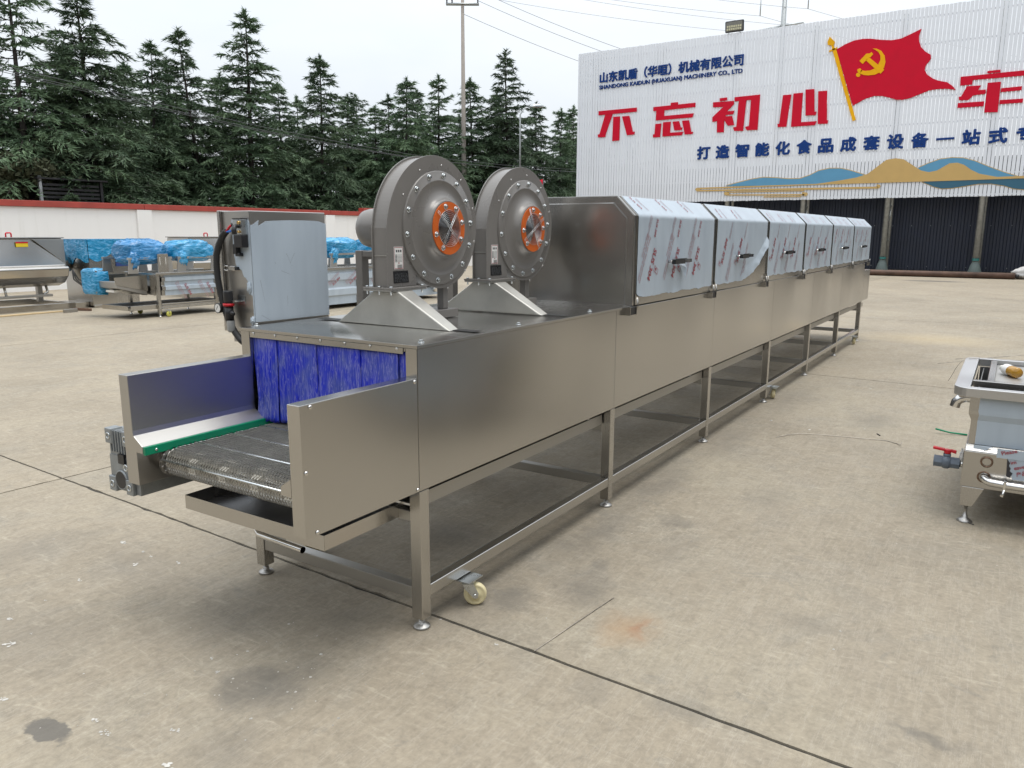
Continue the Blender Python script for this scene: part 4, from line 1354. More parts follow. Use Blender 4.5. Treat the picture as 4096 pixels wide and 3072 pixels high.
while s < PI * RR_ + 0.3:
    x, z = belt(s, 0.0012)
    P_(MB().cyl((x, BY0 - 0.012, z), (x, BY1 + 0.012, z), 0.0042, n=8), 'cross_rod', 'zinc')
    s += 0.165
P_(MB().cyl((RC[0], 0.03, RC[1]), (RC[0], 0.96, RC[1]), 0.017, n=16), 'drive_shaft', 'steel')
P_(MB().cyl((RC[0], 0.09, RC[1]), (RC[0], 0.87, RC[1]), 0.036, n=20), 'drive_roller', 'steel')
for yy in (0.16, 0.34, 0.52, 0.70):
    m = MB()
    for k in range(8):
        a = k * PI / 4
        m.obox((RC[0] + 0.036 * math.cos(a), yy, RC[1] + 0.036 * math.sin(a)), (0.034, 0.045, 0.02), (0, -a, 0))
    P_(m, 'sprocket', 'white_plastic')
P_(MB().box((-0.50, 0.14, 0.715), (0.20, 0.18, 0.7475)), 'wear_strip', 'white_plastic')
P_(MB().box((-0.50, 0.48, 0.715), (0.20, 0.52, 0.7475)), 'wear_strip', 'white_plastic')
P_(MB().box((-0.50, 0.80, 0.715), (0.20, 0.84, 0.7475)), 'wear_strip', 'white_plastic')
m = MB()
s = -0.30
while s < PI * RR_ + 0.12:
    x0, z0 = belt(s, -0.002); x1, z1 = belt(s + 0.022, -0.002)
    a = math.atan2(z1 - z0, x1 - x0)
    m.obox(((x0 + x1) / 2, BY1 + 0.014, (z0 + z1) / 2), (0.030, 0.003, 0.014), (0, -a, 0))
    m.obox(((x0 + x1) / 2, BY1 + 0.024, (z0 + z1) / 2), (0.030, 0.003, 0.014), (0, -a, 0))
    m.cyl((x0, BY1 + 0.010, z0), (x0, BY1 + 0.030, z0), 0.0055, n=8)
    s += 0.025
P_(m, 'side_chain', 'steel_dull')

# ---- gear reducer on the left wing
GX0, GX1, GY0, GY1, GZ0, GZ1 = -0.60, -0.345, 1.025, 1.205, 0.545, 0.812
gb = P_(MB().box((GX0 + 0.012, GY0 + 0.03, GZ0 + 0.008), (GX1, GY1 - 0.012, GZ1 - 0.008)), 'gear_reducer', 'cast', bevel=0.006)
for (yy, zz) in ((GY0 + 0.03, GZ1 - 0.032), (GY1 - 0.03, GZ1 - 0.032), (GY0 + 0.03, GZ0 + 0.032), (GY1 - 0.03, GZ0 + 0.032)):
    P_(MB().box((GX0, yy - 0.024, zz - 0.032), (GX0 + 0.05, yy + 0.024, zz + 0.032)), 'corner_boss', 'cast', gb, 0.004)
for (yy, zz) in ((GY0 + 0.03, GZ1 - 0.032), (GY1 - 0.03, GZ1 - 0.032), (GY0 + 0.03, GZ0 + 0.032), (GY1 - 0.03, GZ0 + 0.032), (GY0 + 0.042, 0.66)):
    P_(MB().lathe([(0.009, 0.0), (0.009, 0.002), (0.015, 0.002), (0.015, 0.0)], (GX0 - 0.0005, yy, zz), (-1, 0, 0), 16), 'bolt_boss', 'zinc', gb)
for k in range(6):
    yy = GY0 + 0.045 + k * 0.019
    P_(MB().box((GX0 + 0.003, yy, 0.715), (GX0 + 0.06, yy + 0.006, GZ1 - 0.006)), 'cooling_fin', 'cast', gb, 0.001)
m = MB().lathe([(0.035, 0.0), (0.035, 0.008), (0.041, 0.008), (0.041, 0.0)], (GX0 + 0.010, GY0 + 0.088, 0.600), (-1, 0, 0), 28)
P_(m, 'shaft_flange', 'cast', gb)
P_(MB().box((GX0 + 0.009, GY0 + 0.032, GZ0 + 0.01), (GX0 + 0.0115, GY1 - 0.014, 0.70)), 'front_face', 'cast', gb)
P_(MB().cyl((GX0 + 0.0015, GY0 + 0.088, 0.600), (GX0 + 0.0045, GY0 + 0.088, 0.600), 0.0355, n=28), 'dark_bore_disc', 'black', gb)  # black disc in place of the shaded open bore
P_(MB().box((GX0 - 0.0005, GY0 + 0.05, 0.672), (GX0 + 0.0115, GY0 + 0.092, 0.712)), 'rating_plate', 'plate_black', gb)
P_(MB().box((-0.585, 1.0, 0.548), (-0.27, 1.03, 0.600)), 'mounting_bracket', 'cast', gb, 0.002)
P_(MB().box((-0.56, 1.0125, 0.56), (-0.38, 1.026, 0.80)), 'output_flange', 'cast', gb)

# ---- drip tray along the underside, in bays between the legs
m = MB()
m.box((-0.438, 0.118, 0.467), (-0.4365, 0.93, 0.526)).box((-0.436, 0.118, 0.467), (0.0, 0.1195, 0.526)).box((-0.436, 0.9285, 0.467), (0.0, 0.93, 0.526)).box((-0.436, 0.12, 0.4675), (0.0, 0.928, 0.470))
P_(m, 'drip_tray', 'steel', bevel=0.0008)
P_(MB().box((-0.434, 0.122, 0.4705), (0.0, 0.926, 0.4725)), 'tray_floor', plain('wet_tray_floor', (0.13, 0.13, 0.135), 0.3, 0.6, 0.5, 5.0))
for k in range(6):
    a, b = LP * k + 0.03, LP * (k + 1) - 0.05
    m = MB().box((a, 0.050, 0.507), (b, 0.053, 0.566)).box((a, 0.965, 0.507), (b, 0.968, 0.566)).box((a, 0.0532, 0.507), (b, 0.9648, 0.510))
    P_(m, 'under_tray', 'steel_dull', bevel=0.001)
# drain pipe with elbow and open mouth
dp = [(-0.34, 0.60, 0.466), (-0.345, 0.60, 0.44), (-0.36, 0.585, 0.42), (-0.372, 0.555, 0.413), (-0.378, 0.30, 0.408)]
P_(MB().tube(dp, 0.0135, 14, cap=False), 'drain_pipe', 'chrome', fix=False)

# ---- legs with levelling feet, rails, casters
leg_me = MB().box((-0.034, 0, 0.046), (0.022, 0.056, 0.5985)).mesh('leg', 'steel_v')
foot_me = MB().lathe([(0.0, 0.0), (0.034, 0.0), (0.036, 0.004), (0.033, 0.010), (0.018, 0.017), (0.013, 0.023), (0.013, 0.034), (0.009, 0.034), (0.009, 0.05)], (0, 0, 0), n=24).mesh('levelling_foot', 'steel_dull')
def bev(o, w=0.003, seg=2):
    b = o.modifiers.new('bevel', 'BEVEL'); b.width = w; b.segments = seg; b.limit_method = 'ANGLE'; b.angle_limit = R(40)
    return o
for k in range(7):
    for ya in (0.002, W - 0.058):
        o = bev(link('leg', leg_me, dry, (LP * k, ya, 0)))
        link('levelling_foot', foot_me, o, (-0.006, 0.028, 0.0))
for k in range(6):
    a, b = LP * k + 0.023, LP * (k + 1) - 0.035
    for ya in (0.004, W - 0.054):
        P_(MB().box((a, ya, 0.131), (b, ya + 0.05, 0.184)), 'lower_rail', 'steel', bevel=0.006, seg=3)
for k in range(7):
    P_(MB().box((LP * k - 0.030, 0.059, 0.129), (LP * k + 0.020, W - 0.059, 0.181)), 'cross_rail', 'steel_dull', bevel=0.003)
    P_(MB().box((LP * k - 0.030, 0.059, 0.46), (LP * k + 0.020, W - 0.059, 0.505)), 'upper_cross_rail', 'steel_dull', bevel=0.003)

cast_plate = MB().box((-0.052, -0.042, 0.121), (0.052, 0.042, 0.1255)).lathe([(0.0, 0.104), (0.030, 0.104), (0.034, 0.112), (0.030, 0.121)], (0, 0, 0), n=20).mesh('mounting_plate', 'zinc')
fork_poly = [(-0.024, 0.106), (0.024, 0.106), (0.046, 0.062), (0.044, 0.044), (0.034, 0.036), (0.022, 0.042), (-0.012, 0.080)]
cast_fork = MB().prism(fork_poly, 'y', -0.026, -0.023).prism(fork_poly, 'y', 0.023, 0.026).box((-0.024, -0.026, 0.103), (0.024, 0.026, 0.106)).cyl((0.030, -0.033, 0.051), (0.030, 0.033, 0.051), 0.008, n=6).mesh('fork', 'zinc')
cast_wheel = MB().lathe([(0.008, -0.020), (0.022, -0.021), (0.024, -0.016), (0.040, -0.016), (0.044, -0.017), (0.049, -0.012), (0.051, -0.003), (0.051, 0.003), (0.049, 0.012), (0.044, 0.017), (0.040, 0.016), (0.024, 0.016), (0.022, 0.021), (0.008, 0.020)], (0.030, 0, 0.051), (0, 1, 0), n=32).mesh('wheel', 'cream')
def caster(x, y, rz, parent):
    o = link('caster', cast_plate, parent, (x, y, 0.0))
    link('fork', cast_fork, o, None, (0, 0, rz))
    link('wheel', cast_wheel, o, None, (0, 0, rz))
    return o
for (x, rz) in ((0.262, R(-58)), (5.37, R(25)), (9.91, R(20))):
    caster(x, -0.012, rz, dry)
    caster(x, W - 0.03, rz + 0.6, dry)

# ---- heating hood with six doors each side
HX0, HX1 = 1.924, 10.633
ZH0, ZH1, ZH2, CH = 1.179, 1.700, 1.813, 0.115
end_poly = [(0.004, ZH0), (0.004, ZH1 - 0.002), (CH, ZH2 - 0.004), (W - CH, ZH2 - 0.004), (W - 0.004, ZH1 - 0.002), (W - 0.004, ZH0)]
hood = P_(MB().prism(end_poly, 'x', HX0 + 0.004, HX0 + 0.02), 'hood_end', 'steel_v')
P_(MB().prism(end_poly, 'x', HX1 - 0.02, HX1 - 0.004), 'hood_end', 'steel_v')
def band(poly_out, d):
    """strip following the hood outline, d wide"""
    ins = [(d + 0.004, ZH0), (d + 0.004, ZH1 - 0.4 * d), (CH + 0.4 * d, ZH2 - d), (W - CH - 0.4 * d, ZH2 - d), (W - 0.004 - d, ZH1 - 0.4 * d), (W - 0.004 - d, ZH0)]
    return list(zip(poly_out, ins))
outl = [(0.0, ZH0), (0.0, ZH1), (CH, ZH2), (W - CH, ZH2), (W, ZH1), (W, ZH0)]
bd = band(outl, 0.045)
m = MB()
for (o0, i0), (o1, i1) in zip(bd[:-1], bd[1:]):
    a_, b_, c_, d_ = (HX0 + 0.010, *o0), (HX0 + 0.010, *o1), (HX0 + 0.0030, *i1), (HX0 + 0.0030, *i0)
    m.add([a_, b_, c_, d_, (HX0 + 0.017, *o0), (HX0 + 0.017, *o1), (HX0 + 0.0038, *i1), (HX0 + 0.0038, *i0)], [(0, 1, 2, 3), (4, 7, 6, 5), (0, 4, 5, 1), (2, 6, 7, 3)])
P_(m, 'hood_rim', 'steel', hood)
P_(MB().box((HX0 + 0.02, CH, ZH2 - 0.012), (HX1 - 0.02, W - CH, ZH2 - 0.001)), 'hood_top', 'steel_lid', bevel=0.002)
DP = 1.4495
door_edges = [1.935 + DP * k for k in range(7)]
# dividing strips between the doors
for k in range(7):
    x = door_edges[k] if k < 6 else HX1
    a, b = (HX0 + 0.0205, x + 0.045) if k == 0 else ((x - 0.045, x + 0.045) if k < 6 else (x - 0.045, x))
    pl = [(0.006, ZH0), (0.006, ZH1), (CH + 0.003, ZH2 - 0.002), (CH + 0.012, ZH2 - 0.014), (0.02, ZH1 - 0.008), (0.02, ZH0)]
    P_(MB().prism(pl, 'x', a, b), 'door_divider', 'steel_v')
    P_(MB().prism([(W - p, q) for p, q in pl], 'x', a, b), 'door_divider', 'steel_v')
handle_bar = MB().box((-0.14, -0.062, -0.016), (0.03, -0.036, 0.014)).mesh('handle', 'black')
handle_chrome = MB().box((0.031, -0.060, -0.010), (0.16, -0.042, 0.013)).box((-0.14, -0.0635, 0.0145), (0.06, -0.040, 0.019)).cyl((-0.11, -0.042, 0), (-0.11, 0, 0), 0.009, n=10).cyl((0.13, -0.046, 0), (0.13, 0, 0), 0.009, n=10).mesh('handle_sleeve', 'chrome')
latch_me = MB().box((-0.007, -0.006, 0.0), (0.007, 0, 0.050)).tube([(-0.006, -0.016, 0.03), (-0.007, -0.022, -0.02), (-0.006, -0.014, -0.045)], 0.0022, 6).tube([(0.006, -0.016, 0.03), (0.007, -0.022, -0.02), (0.006, -0.014, -0.045)], 0.0022, 6).box((-0.007, -0.012, -0.052), (0.007, -0.004, -0.042)).mesh('latch', 'steel')
brk_me = MB().box((-0.085, -0.034, -0.048), (-0.080, 0, 0)).box((-0.079, -0.034, -0.048), (0.0, -0.001, -0.045)).box((0.0, -0.036, -0.050), (0.004, 0, 0.002)).mesh('stop_bracket', 'steel_v')
brk_in = MB().box((-0.078, -0.030, -0.044), (-0.001, -0.002, -0.004)).mesh('stop_pad', 'black')
# print on the film: grade mark and four small lines, faint red
pr_big = text_mesh('film_mark', 'SUS 304', 'ink_red', 0.062, 0.0012)
pr_small = text_mesh('film_notice', 'Please tear down the protective\nfilm in place priority of product\nleave the factory', 'ink_pale', 0.0235, 0.0003)
pr_logo = MB()
pr_logo.add([(0, 0, 0), (0.030, 0, 0), (0.030, 0.003, 0), (0, 0.003, 0)], [(0, 1, 2, 3)]).add([(0, 0.003, 0), (0.003, 0.003, 0), (0.003, 0.05, 0), (0, 0.05, 0)], [(0, 1, 2, 3)]).add([(0.027, 0.003, 0), (0.030, 0.003, 0), (0.030, 0.05, 0), (0.027, 0.05, 0)], [(0, 1, 2, 3)]).add([(0, 0.05, 0), (0.030, 0.05, 0), (0.030, 0.053, 0), (0, 0.053, 0)], [(0, 1, 2, 3)]).add([(0.010, 0.022, 0), (0.026, 0.026, 0), (0.016, 0.046, 0)], [(0, 1, 2)])
pr_logo = pr_logo.mesh('film_logo', 'ink_red')
from mathutils import noise as mnoise
SL_ = math.hypot(CH, ZH2 - ZH1)
def door_pt(s, off):
    """point (y, z) on the right-hand door skin: s metres up from the door's bottom edge, pushed out by off"""
    Lv = ZH1 - ZH0
    if s <= Lv:
        return (-off, ZH0 + s)
    a = s - Lv
    c, q = CH / SL_, (ZH2 - ZH1) / SL_
    return (a * c - off * q, ZH1 + a * q + off * c)
LT = (ZH1 - ZH0) + SL_
for k in range(6):
    a, b = door_edges[k] + 0.046, (door_edges[k + 1] if k < 5 else HX1) - (0.046 if k < 5 else 0.004)
    # folded door sheet
    pl = [(0.0, ZH0), (0.0, ZH1), (CH, ZH2 + 0.002), (CH + 0.008, ZH2 - 0.009), (0.014, ZH1 - 0.006), (0.014, ZH0)]
    d = P_(MB().prism(pl, 'x', a, b), 'hood_door', 'steel', bevel=0.0015)
    P_(MB().prism([(W - p, q) for p, q in pl], 'x', a, b), 'hood_door', 'steel')
    # film with an uneven lower edge; the second door's film is peeling at one corner
    fa, fb = a + 0.004 - 0.012 * (k > 0), b + 0.006
    def ff(u, v, fa=fa, fb=fb, k=k):
        x = fa + (fb - fa) * u
        low = 0.042 + 0.012 * mnoise.noise(Vector((x * 6, k, 0))) + 0.006 * mnoise.noise(Vector((x * 25, k, 3)))
        if k == 0 and u < 0.08:
            low += 0.02 - 0.25 * u
        peel = 0.0
        if k == 1:
            c = max(0.0, u - 0.40) / 0.60
            low += 0.30 * c ** 2.3
            peel = max(0.0, 1 - v / 0.16) * c
        s = low + (LT - 0.003 - low) * v
        off = 0.0022 + 0.0016 * (mnoise.noise(Vector((x * 3.1, s * 6, k * 7))) + 0.6)
        off += 0.008 * max(0, 1 - v / 0.05) * max(0, mnoise.noise(Vector((x * 9, k, 9)))) + 0.045 * peel * (0.6 + 0.5 * mnoise.noise(Vector((x * 14, s * 20, 2)))) 
        if k >= 3:
            off += 0.004 * max(0, mnoise.noise(Vector((x * 9, s * 1.5, k * 3)))) + 0.006 * max(0, 1 - v / 0.12) * abs(mnoise.noise(Vector((x * 14, s * 9, k * 5))))
        yy, zz = door_pt(s, off)
        if 0.505 < s < 0.535:
            pass
        return (x, yy, zz)
    fo = P_(MB().grid(ff, 64, 48), 'protective_film', 'film', d, fix=False)
    if k == 1:
        fo['label'] = 'film peeling away in a crumpled curl at the lower corner'
    # print
    def put_print(me, x, s, ang, sc_=1.0, mirror=False):
        off = 0.0062 if k < 3 else 0.0095
        y0, z0 = door_pt(s, off)
        ca, sa = math.cos(ang), math.sin(ang)
        if s <= ZH1 - ZH0:
            ex, ey, ez = Vector((1, 0, 0)), Vector((0, 0, 1)), Vector((0, -1, 0))
        else:
            c, q = CH / SL_, (ZH2 - ZH1) / SL_
            ex, ey, ez = Vector((1, 0, 0)), Vector((0, c, q)), Vector((0, -q, c))
        X = (ex * ca + ey * sa) * sc_
        Y = (-ex * sa + ey * ca) * sc_
        o = bpy.data.objects.new(me.name, me)
        COL.objects.link(o)
        o.parent = d
        o.matrix_local = frame_mat((x, y0, z0), X, Y, ez)
        return o
    step = 0.39
    ang = R(-118) if k in (0, ) else R(62)
    Lv = ZH1 - ZH0
    n0 = int((b - a) / step) + 1
    for j in range(n0):
        x = a + 0.06 + j * step + (0.02 if k % 2 else 0.0)
        if x + 0.2 > b:
            continue
        if k < 4:
            if k == 1 and x > a + 0.75:
                continue
            if ang < 0:
                put_print(pr_big, x + 0.19, 0.335, ang)
                put_print(pr_small, x + 0.115, 0.40, ang)
                if x + 0.30 < b:
                    put_print(pr_logo, x + 0.245, 0.165, ang + PI, 1.2)
            else:
                put_print(pr_big, x + 0.06, 0.185, ang)
                put_print(pr_small, x + 0.165, 0.075, ang, 1.0)
                put_print(pr_logo, x + 0.01, 0.17, ang, 1.0)
        else:
            put_print(pr_big, x + 0.05, 0.30, ang, 0.9)
            put_print(pr_small, x + 0.18, 0.10, ang, 0.9)
        # faint row on the sloping top
        put_print(pr_small, x + 0.12, Lv + (0.145 if ang < 0 else 0.012), R(-72) if ang < 0 else R(72), 0.36)
        put_print(pr_big, x + 0.03, Lv + (0.150 if ang < 0 else 0.010), R(-72) if ang < 0 else R(66), 0.50)
        if ang < 0:
            put_print(pr_big, x + 0.02 + 0.20, Lv - 0.012, R(-112), 0.55)
            put_print(pr_small, x + 0.20 - 0.06, Lv - 0.004, R(-116), 0.50)
        else:
            put_print(pr_small, x + 0.20, Lv - 0.135, R(62), 0.45)
    hx = a + 0.60
    link('handle', handle_bar, d, (hx, -0.004, 1.422), (0, 0, 0))
    link('handle_sleeve', handle_chrome, d, (hx, -0.004, 1.422))
    link('latch', latch_me, d, (a - 0.012 if k == 0 else a - 0.018, -0.001, 1.196))
    link('latch', latch_me, d, (b + 0.018, -0.001, 1.196))
for k in range(7):
    x = door_edges[k] - 0.012 if k < 6 else HX1 - 0.05
    o = link('stop_bracket', brk_me, dry, (x, -0.0005, 1.178))
    link('stop_pad', brk_in, o)
# torn flap of film under the first handle
m = MB().add([(2.62, -0.016, 1.405), (2.735, -0.012, 1.40), (2.735, -0.034, 1.372), (2.705, -0.040, 1.305), (2.685, -0.028, 1.345)], [(0, 1, 2, 4), (2, 3, 4)])
P_(m, 'torn_film', 'film', fix=False)

# ---- outfeed wing at the far end
P_(MB().box((XE + 0.002, 0.0, 0.607), (10.905, 0.06, 1.060)), 'outfeed_wing', 'steel', bevel=0.003)
P_(MB().box((XE + 0.002, W - 0.06, 0.607), (10.905, W, 1.060)), 'outfeed_wing', 'steel', bevel=0.003)
P_(MB().box((XE + 0.002, 0.08, 0.75), (10.86, 0.94, 0.80)), 'outfeed_belt', 'steel_dull')
P_(MB().box((XE + 0.002, 0.0, 0.52), (XE + 0.12, 0.03, 0.57)), 'outfeed_bracket', 'steel')

# ---- blowers
YB = 0.475
XC, ZC = 0.715, 1.619
FZ = 1.340                                      # underside of the outlet flange
def volute(scale=1.0, grow=0.0):
    pts = []
    n = 96
    for i in range(n + 1):
        th_ = R(180) - R(310) * i / n           # from the left side over the top to the lower left
        u = i / n
        r = 0.365 - (0.365 - 0.268) * u ** 0.75
        pts.append(((r + grow) * math.cos(th_), (r + grow) * math.sin(th_)))
    neck = [(-0.178, -0.216), (-0.176, -0.262), (-0.365 - grow, -0.262)]
    return [(-0.365 - grow, -0.10)] + pts + neck


def make_blower(bx, turn, first):
    ox = XC + bx
    tr = lambda pl: [(ox + a, ZC + b) for a, b in pl]
    V0 = volute()
    h = P_(MB().prism(tr(V0), 'y', YB + 0.006, YB + 0.086), 'blower', 'fan_grey')
    P_(MB().prism(tr(volute(1, 0.009)), 'y', YB, YB + 0.0055), 'front_plate', 'fan_grey', h, 0.001)
    P_(MB().prism(tr(volute(1, 0.009)), 'y', YB + 0.0865, YB + 0.092), 'back_plate', 'fan_grey', h, 0.001)
    # bolted cover with inlet cone
    prof = [(0.2675, 0.0), (0.2675, 0.008), (0.264, 0.010), (0.230, 0.010), (0.2255, 0.014), (0.220, 0.014), (0.215, 0.011), (0.185, 0.012), (0.160, 0.016), (0.146, 0.024), (0.136, 0.040), (0.131, 0.056), (0.127, 0.057), (0.118, 0.057)]
    P_(MB().lathe(prof, (ox, YB, ZC), (0, -1, 0), 64), 'inlet_cover', 'fan_grey', h, fix=False)
    for i in range(14):
        a = 2 * PI * (i + 0.25) / 14
        link('bolt', bolt_me, h, (ox + 0.247 * math.cos(a), YB - 0.0095, ZC + 0.247 * math.sin(a)), ROT_mY, (1.05, 1.05, 1.05))
    for i in range(9):
        a = R(150) - R(260) * i / 8
        link('screw', screw_me, h, (ox + 0.295 * math.cos(a), YB - 0.0002, ZC + 0.295 * math.sin(a)), ROT_mY, (0.7, 0.7, 0.7))
    ring = P_(MB().lathe([(0.0835, 0.0575), (0.0835, 0.0625), (0.1235, 0.0625), (0.1235, 0.0575), (0.0835, 0.0575)], (ox, YB, ZC), (0, -1, 0), 48, smooth=False), 'inlet_ring', 'orange', h)
    P_(MB().lathe([(0.117, 0.056), (0.1, 0.03), (0.088, 0.0), (0.085, -0.03)], (ox, YB, ZC), (0, -1, 0), 40), 'inlet_throat', 'orange', h, fix=False)
    P_(MB().cyl((ox, YB - 0.010, ZC), (ox, YB - 0.004, ZC), 0.0875, n=32), 'dark_inlet_disc', 'black', h)  # black disc standing for the shaded depth of the fan inlet
    for i in range(8):
        a = 2 * PI * (i + 0.35 + turn) / 8
        if i in (3, 6):
            continue
        link('bolt', bolt_me, h, (ox + 0.104 * math.cos(a), YB - 0.0628, ZC + 0.104 * math.sin(a)), ROT_mY)
    g = MB()
    for i in range(9):
        r = 0.018 + i * 0.0085
        g.tube([(ox + r * math.cos(2 * PI * q / 36), YB - 0.066, ZC + r * math.sin(2 * PI * q / 36)) for q in range(37)], 0.0010, 5, cap=False)
    for a in (R(55 + turn * 90), R(-40 + turn * 90)):
        for s in (-0.0045, 0.0045):
            dx, dz = math.cos(a), math.sin(a)
            g.tube([(ox - 0.122 * dx - s * dz, YB - 0.069, ZC - 0.122 * dz + s * dx), (ox + 0.122 * dx - s * dz, YB - 0.069, ZC + 0.122 * dz + s * dx)], 0.0013, 5)
    P_(g, 'finger_guard', 'zinc', h)
    # outlet flange with bolts
    fx0, fx1, fy0, fy1 = ox - 0.40, ox - 0.15, YB - 0.042, YB + 0.130
    P_(MB().box((fx0, fy0, FZ + 0.008), (fx1, fy1, FZ + 0.016)), 'outlet_flange', 'fan_grey', h, 0.001)
    P_(MB().box((fx0 + 0.002, fy0 + 0.002, FZ), (fx1 - 0.002, fy1 - 0.002, FZ + 0.0075)), 'duct_flange', 'steel_dull', h, 0.001)
    fb = MB().cyl((0, 0, -0.032), (0, 0, 0.004), 0.0042, n=8).cyl((0, 0, 0.0), (0, 0, 0.006), 0.0085, n=6).cyl((0, 0, -0.017), (0, 0, -0.010), 0.0085, n=6)
    fbm = fb.mesh('flange_bolt', 'zinc')
    for (qx, qy) in [(fx0 + 0.016, fy1 - 0.014), (fx0 + 0.016, (fy0 + fy1) / 2), (fx0 + 0.016, fy0 + 0.016), (fx1 - 0.018, fy0 + 0.016), (fx1 - 0.018, fy1 - 0.016)]:
        link('flange_bolt', fbm, h, (qx, qy, FZ + 0.0165))
    # neck reinforcement rib lines where the neck is welded on
    P_(MB().box((ox - 0.368, YB + 0.0065, ZC - 0.125), (ox - 0.3652, YB + 0.0855, ZC - 0.119)), 'weld_seam', 'steel_dull', h)
    # air knife duct: flat fan shape down to the lid
    tx0, tx1 = ox - 0.365, ox - 0.262
    bx0, bx1 = ox - 0.370, ox - 0.300
    ty0, ty1, by0, by1 = YB - 0.050 + 0.0, YB + 0.098, 0.135, 0.80
    ty0, ty1 = 0.424, 0.572
    vs = [(bx0, by0, 1.1835), (bx1, by0, 1.1835), (bx1, by1, 1.1835), (bx0, by1, 1.1835), (tx0, ty0, FZ - 0.001), (tx1, ty0, FZ - 0.001), (tx1, ty1, FZ - 0.001), (tx0, ty1, FZ - 0.001)]
    P_(MB().add(vs, [(0, 3, 2, 1), (4, 5, 6, 7), (0, 1, 5, 4), (1, 2, 6, 5), (2, 3, 7, 6), (3, 0, 4, 7)]), 'air_duct', 'steel_weld', h, 0.006, 3)
    # labels
    lb = P_(MB().box((ox - 0.330, YB - 0.0012, 1.436), (ox - 0.268, YB - 0.0002, 1.536)), 'warning_label', 'paper', h)
    m = MB()
    for i in range(3):
        m.box((ox - 0.316 + i * 0.014, YB - 0.0018, 1.512), (ox - 0.308 + i * 0.014, YB - 0.0013, 1.522))
    for i in range(6):
        m.box((ox - 0.322, YB - 0.0018, 1.498 - i * 0.006), (ox - 0.310, YB - 0.0013, 1.501 - i * 0.006))
        m.box((ox - 0.307, YB - 0.0018, 1.499 - i * 0.006), (ox - 0.276, YB - 0.0013, 1.500 - i * 0.006))
    for i in range(5):
        m.box((ox - 0.308, YB - 0.0018, 1.454 - i * 0.0035), (ox - 0.276, YB - 0.0013, 1.4555 - i * 0.0035))
    P_(m, 'label_print', 'ink_black', h)
    m = MB()
    for (a, b) in (((ox - 0.328, 1.532), (ox - 0.270, 1.534)), ((ox - 0.328, 1.438), (ox - 0.270, 1.440)), ((ox - 0.328, 1.440), (ox - 0.3265, 1.532)), ((ox - 0.2715, 1.440), (ox - 0.270, 1.532))):
        m.box((a[0], YB - 0.0018, a[1]), (b[0], YB - 0.0013, b[1]))
    m.add([(ox - 0.304, YB - 0.002, 1.461), (ox - 0.294, YB - 0.002, 1.461), (ox - 0.299, YB - 0.002, 1.469)], [(0, 1, 2)])
    P_(m, 'label_border', 'ink_red', h)
    pl_ = P_(MB().prism([(ox - 0.335, 1.374), (ox - 0.232, 1.374), (ox - 0.237, 1.428), (ox - 0.338, 1.428)], 'y', YB - 0.002, YB - 0.0005), 'name_plate', 'plate_black', h)
    m = MB()
    rr = random.Random(3)
    for i in range(6):
        x = ox - 0.328
        while x < ox - 0.248:
            w_ = rr.uniform(0.004, 0.012)
            m.box((x, YB - 0.0026, 1.380 + i * 0.0065), (x + w_, YB - 0.0021, 1.3825 + i * 0.0065))
            x += w_ + rr.uniform(0.002, 0.01)
    P_(m, 'plate_print', plain('plate_grey_print', (0.09, 0.095, 0.10), 0.4) if first else 'pgp', h)
    # motor with cowl, terminal box, support frame
    mo = P_(MB().lathe([(0.0, 0.40), (0.035, 0.398), (0.070, 0.388), (0.092, 0.365), (0.098, 0.335), (0.098, 0.24), (0.094, 0.235), (0.090, 0.235), (0.090, 0.03), (0.105, 0.03), (0.105, 0.0)], (ox, YB + 0.092, ZC), (0, 1, 0), 40), 'motor', 'fan_grey', h, fix=False)
    m = MB()
    for i in range(20):
        a = 2 * PI * i / 20
        m.obox((ox + 0.097 * math.cos(a), YB + 0.22, ZC + 0.097 * math.sin(a)), (0.018, 0.19, 0.004), (0, -a, 0))
    P_(m, 'motor_fin', 'fan_grey', h)
    P_(MB().box((ox + 0.03, YB + 0.16, ZC + 0.07), (ox + 0.11, YB + 0.27, ZC + 0.135)), 'terminal_box', 'fan_grey', h, 0.006)
    m = MB()
    m.box((ox + 0.065, 0.505, 1.225), (ox + 0.105, 0.545, 1.375))
    m.box((ox - 0.02, 0.480, 1.184), (ox + 0.155, 0.62, 1.2245))
    m.box((ox - 0.02, 0.965, 1.184), (ox + 0.03, 1.012, 1.507))
    m.box((ox + 0.032, 0.967, 1.46), (ox + 0.30, 1.010, 1.505))
    m.box((ox - 0.018, 0.56, 1.476), (ox + 0.028, 0.964, 1.503))
    m.box((ox + 0.25, 0.967, 1.184), (ox + 0.298, 1.010, 1.459))
    P_(m, 'motor_stand', 'fan_grey', h, 0.003)
    return h


def alias(name, mat_name):
    M[name] = bpy.data.materials[mat_name]


b1 = make_blower(0.0, 0.0, True)
alias('pgp', 'plate_grey_print')
b2 = make_blower(0.775, -0.27, False)

# ---- control cabinet on the left
CX0, CX1, CY0, CY1, CZ0, CZ1 = 0.070, 0.530, 1.050, 1.240, 1.140, 1.694
cab = P_(MB().box((CX0, CY0, CZ0), (CX1, CY1, CZ1)), 'control_cabinet', 'steel_wing', bevel=0.003)
P_(MB().box((CX0 - 0.012, CY1 + 0.001, CZ0 - 0.002), (CX1 + 0.012, CY1 + 0.022, CZ1 + 0.002)), 'cabinet_door', 'steel_v', cab, 0.003)
P_(MB().box((CX0 + 0.02, CY0 + 0.01, 1.084), (CX1 - 0.02, CY1 - 0.002, CZ0 - 0.003)), 'cabinet_bracket', 'steel_dull', cab, 0.003)
P_(MB().box((CX0 + 0.05, W + 0.001, 1.10), (CX1 - 0.05, CY0 - 0.001, 1.16)), 'cabinet_arm', 'steel_dull', cab)
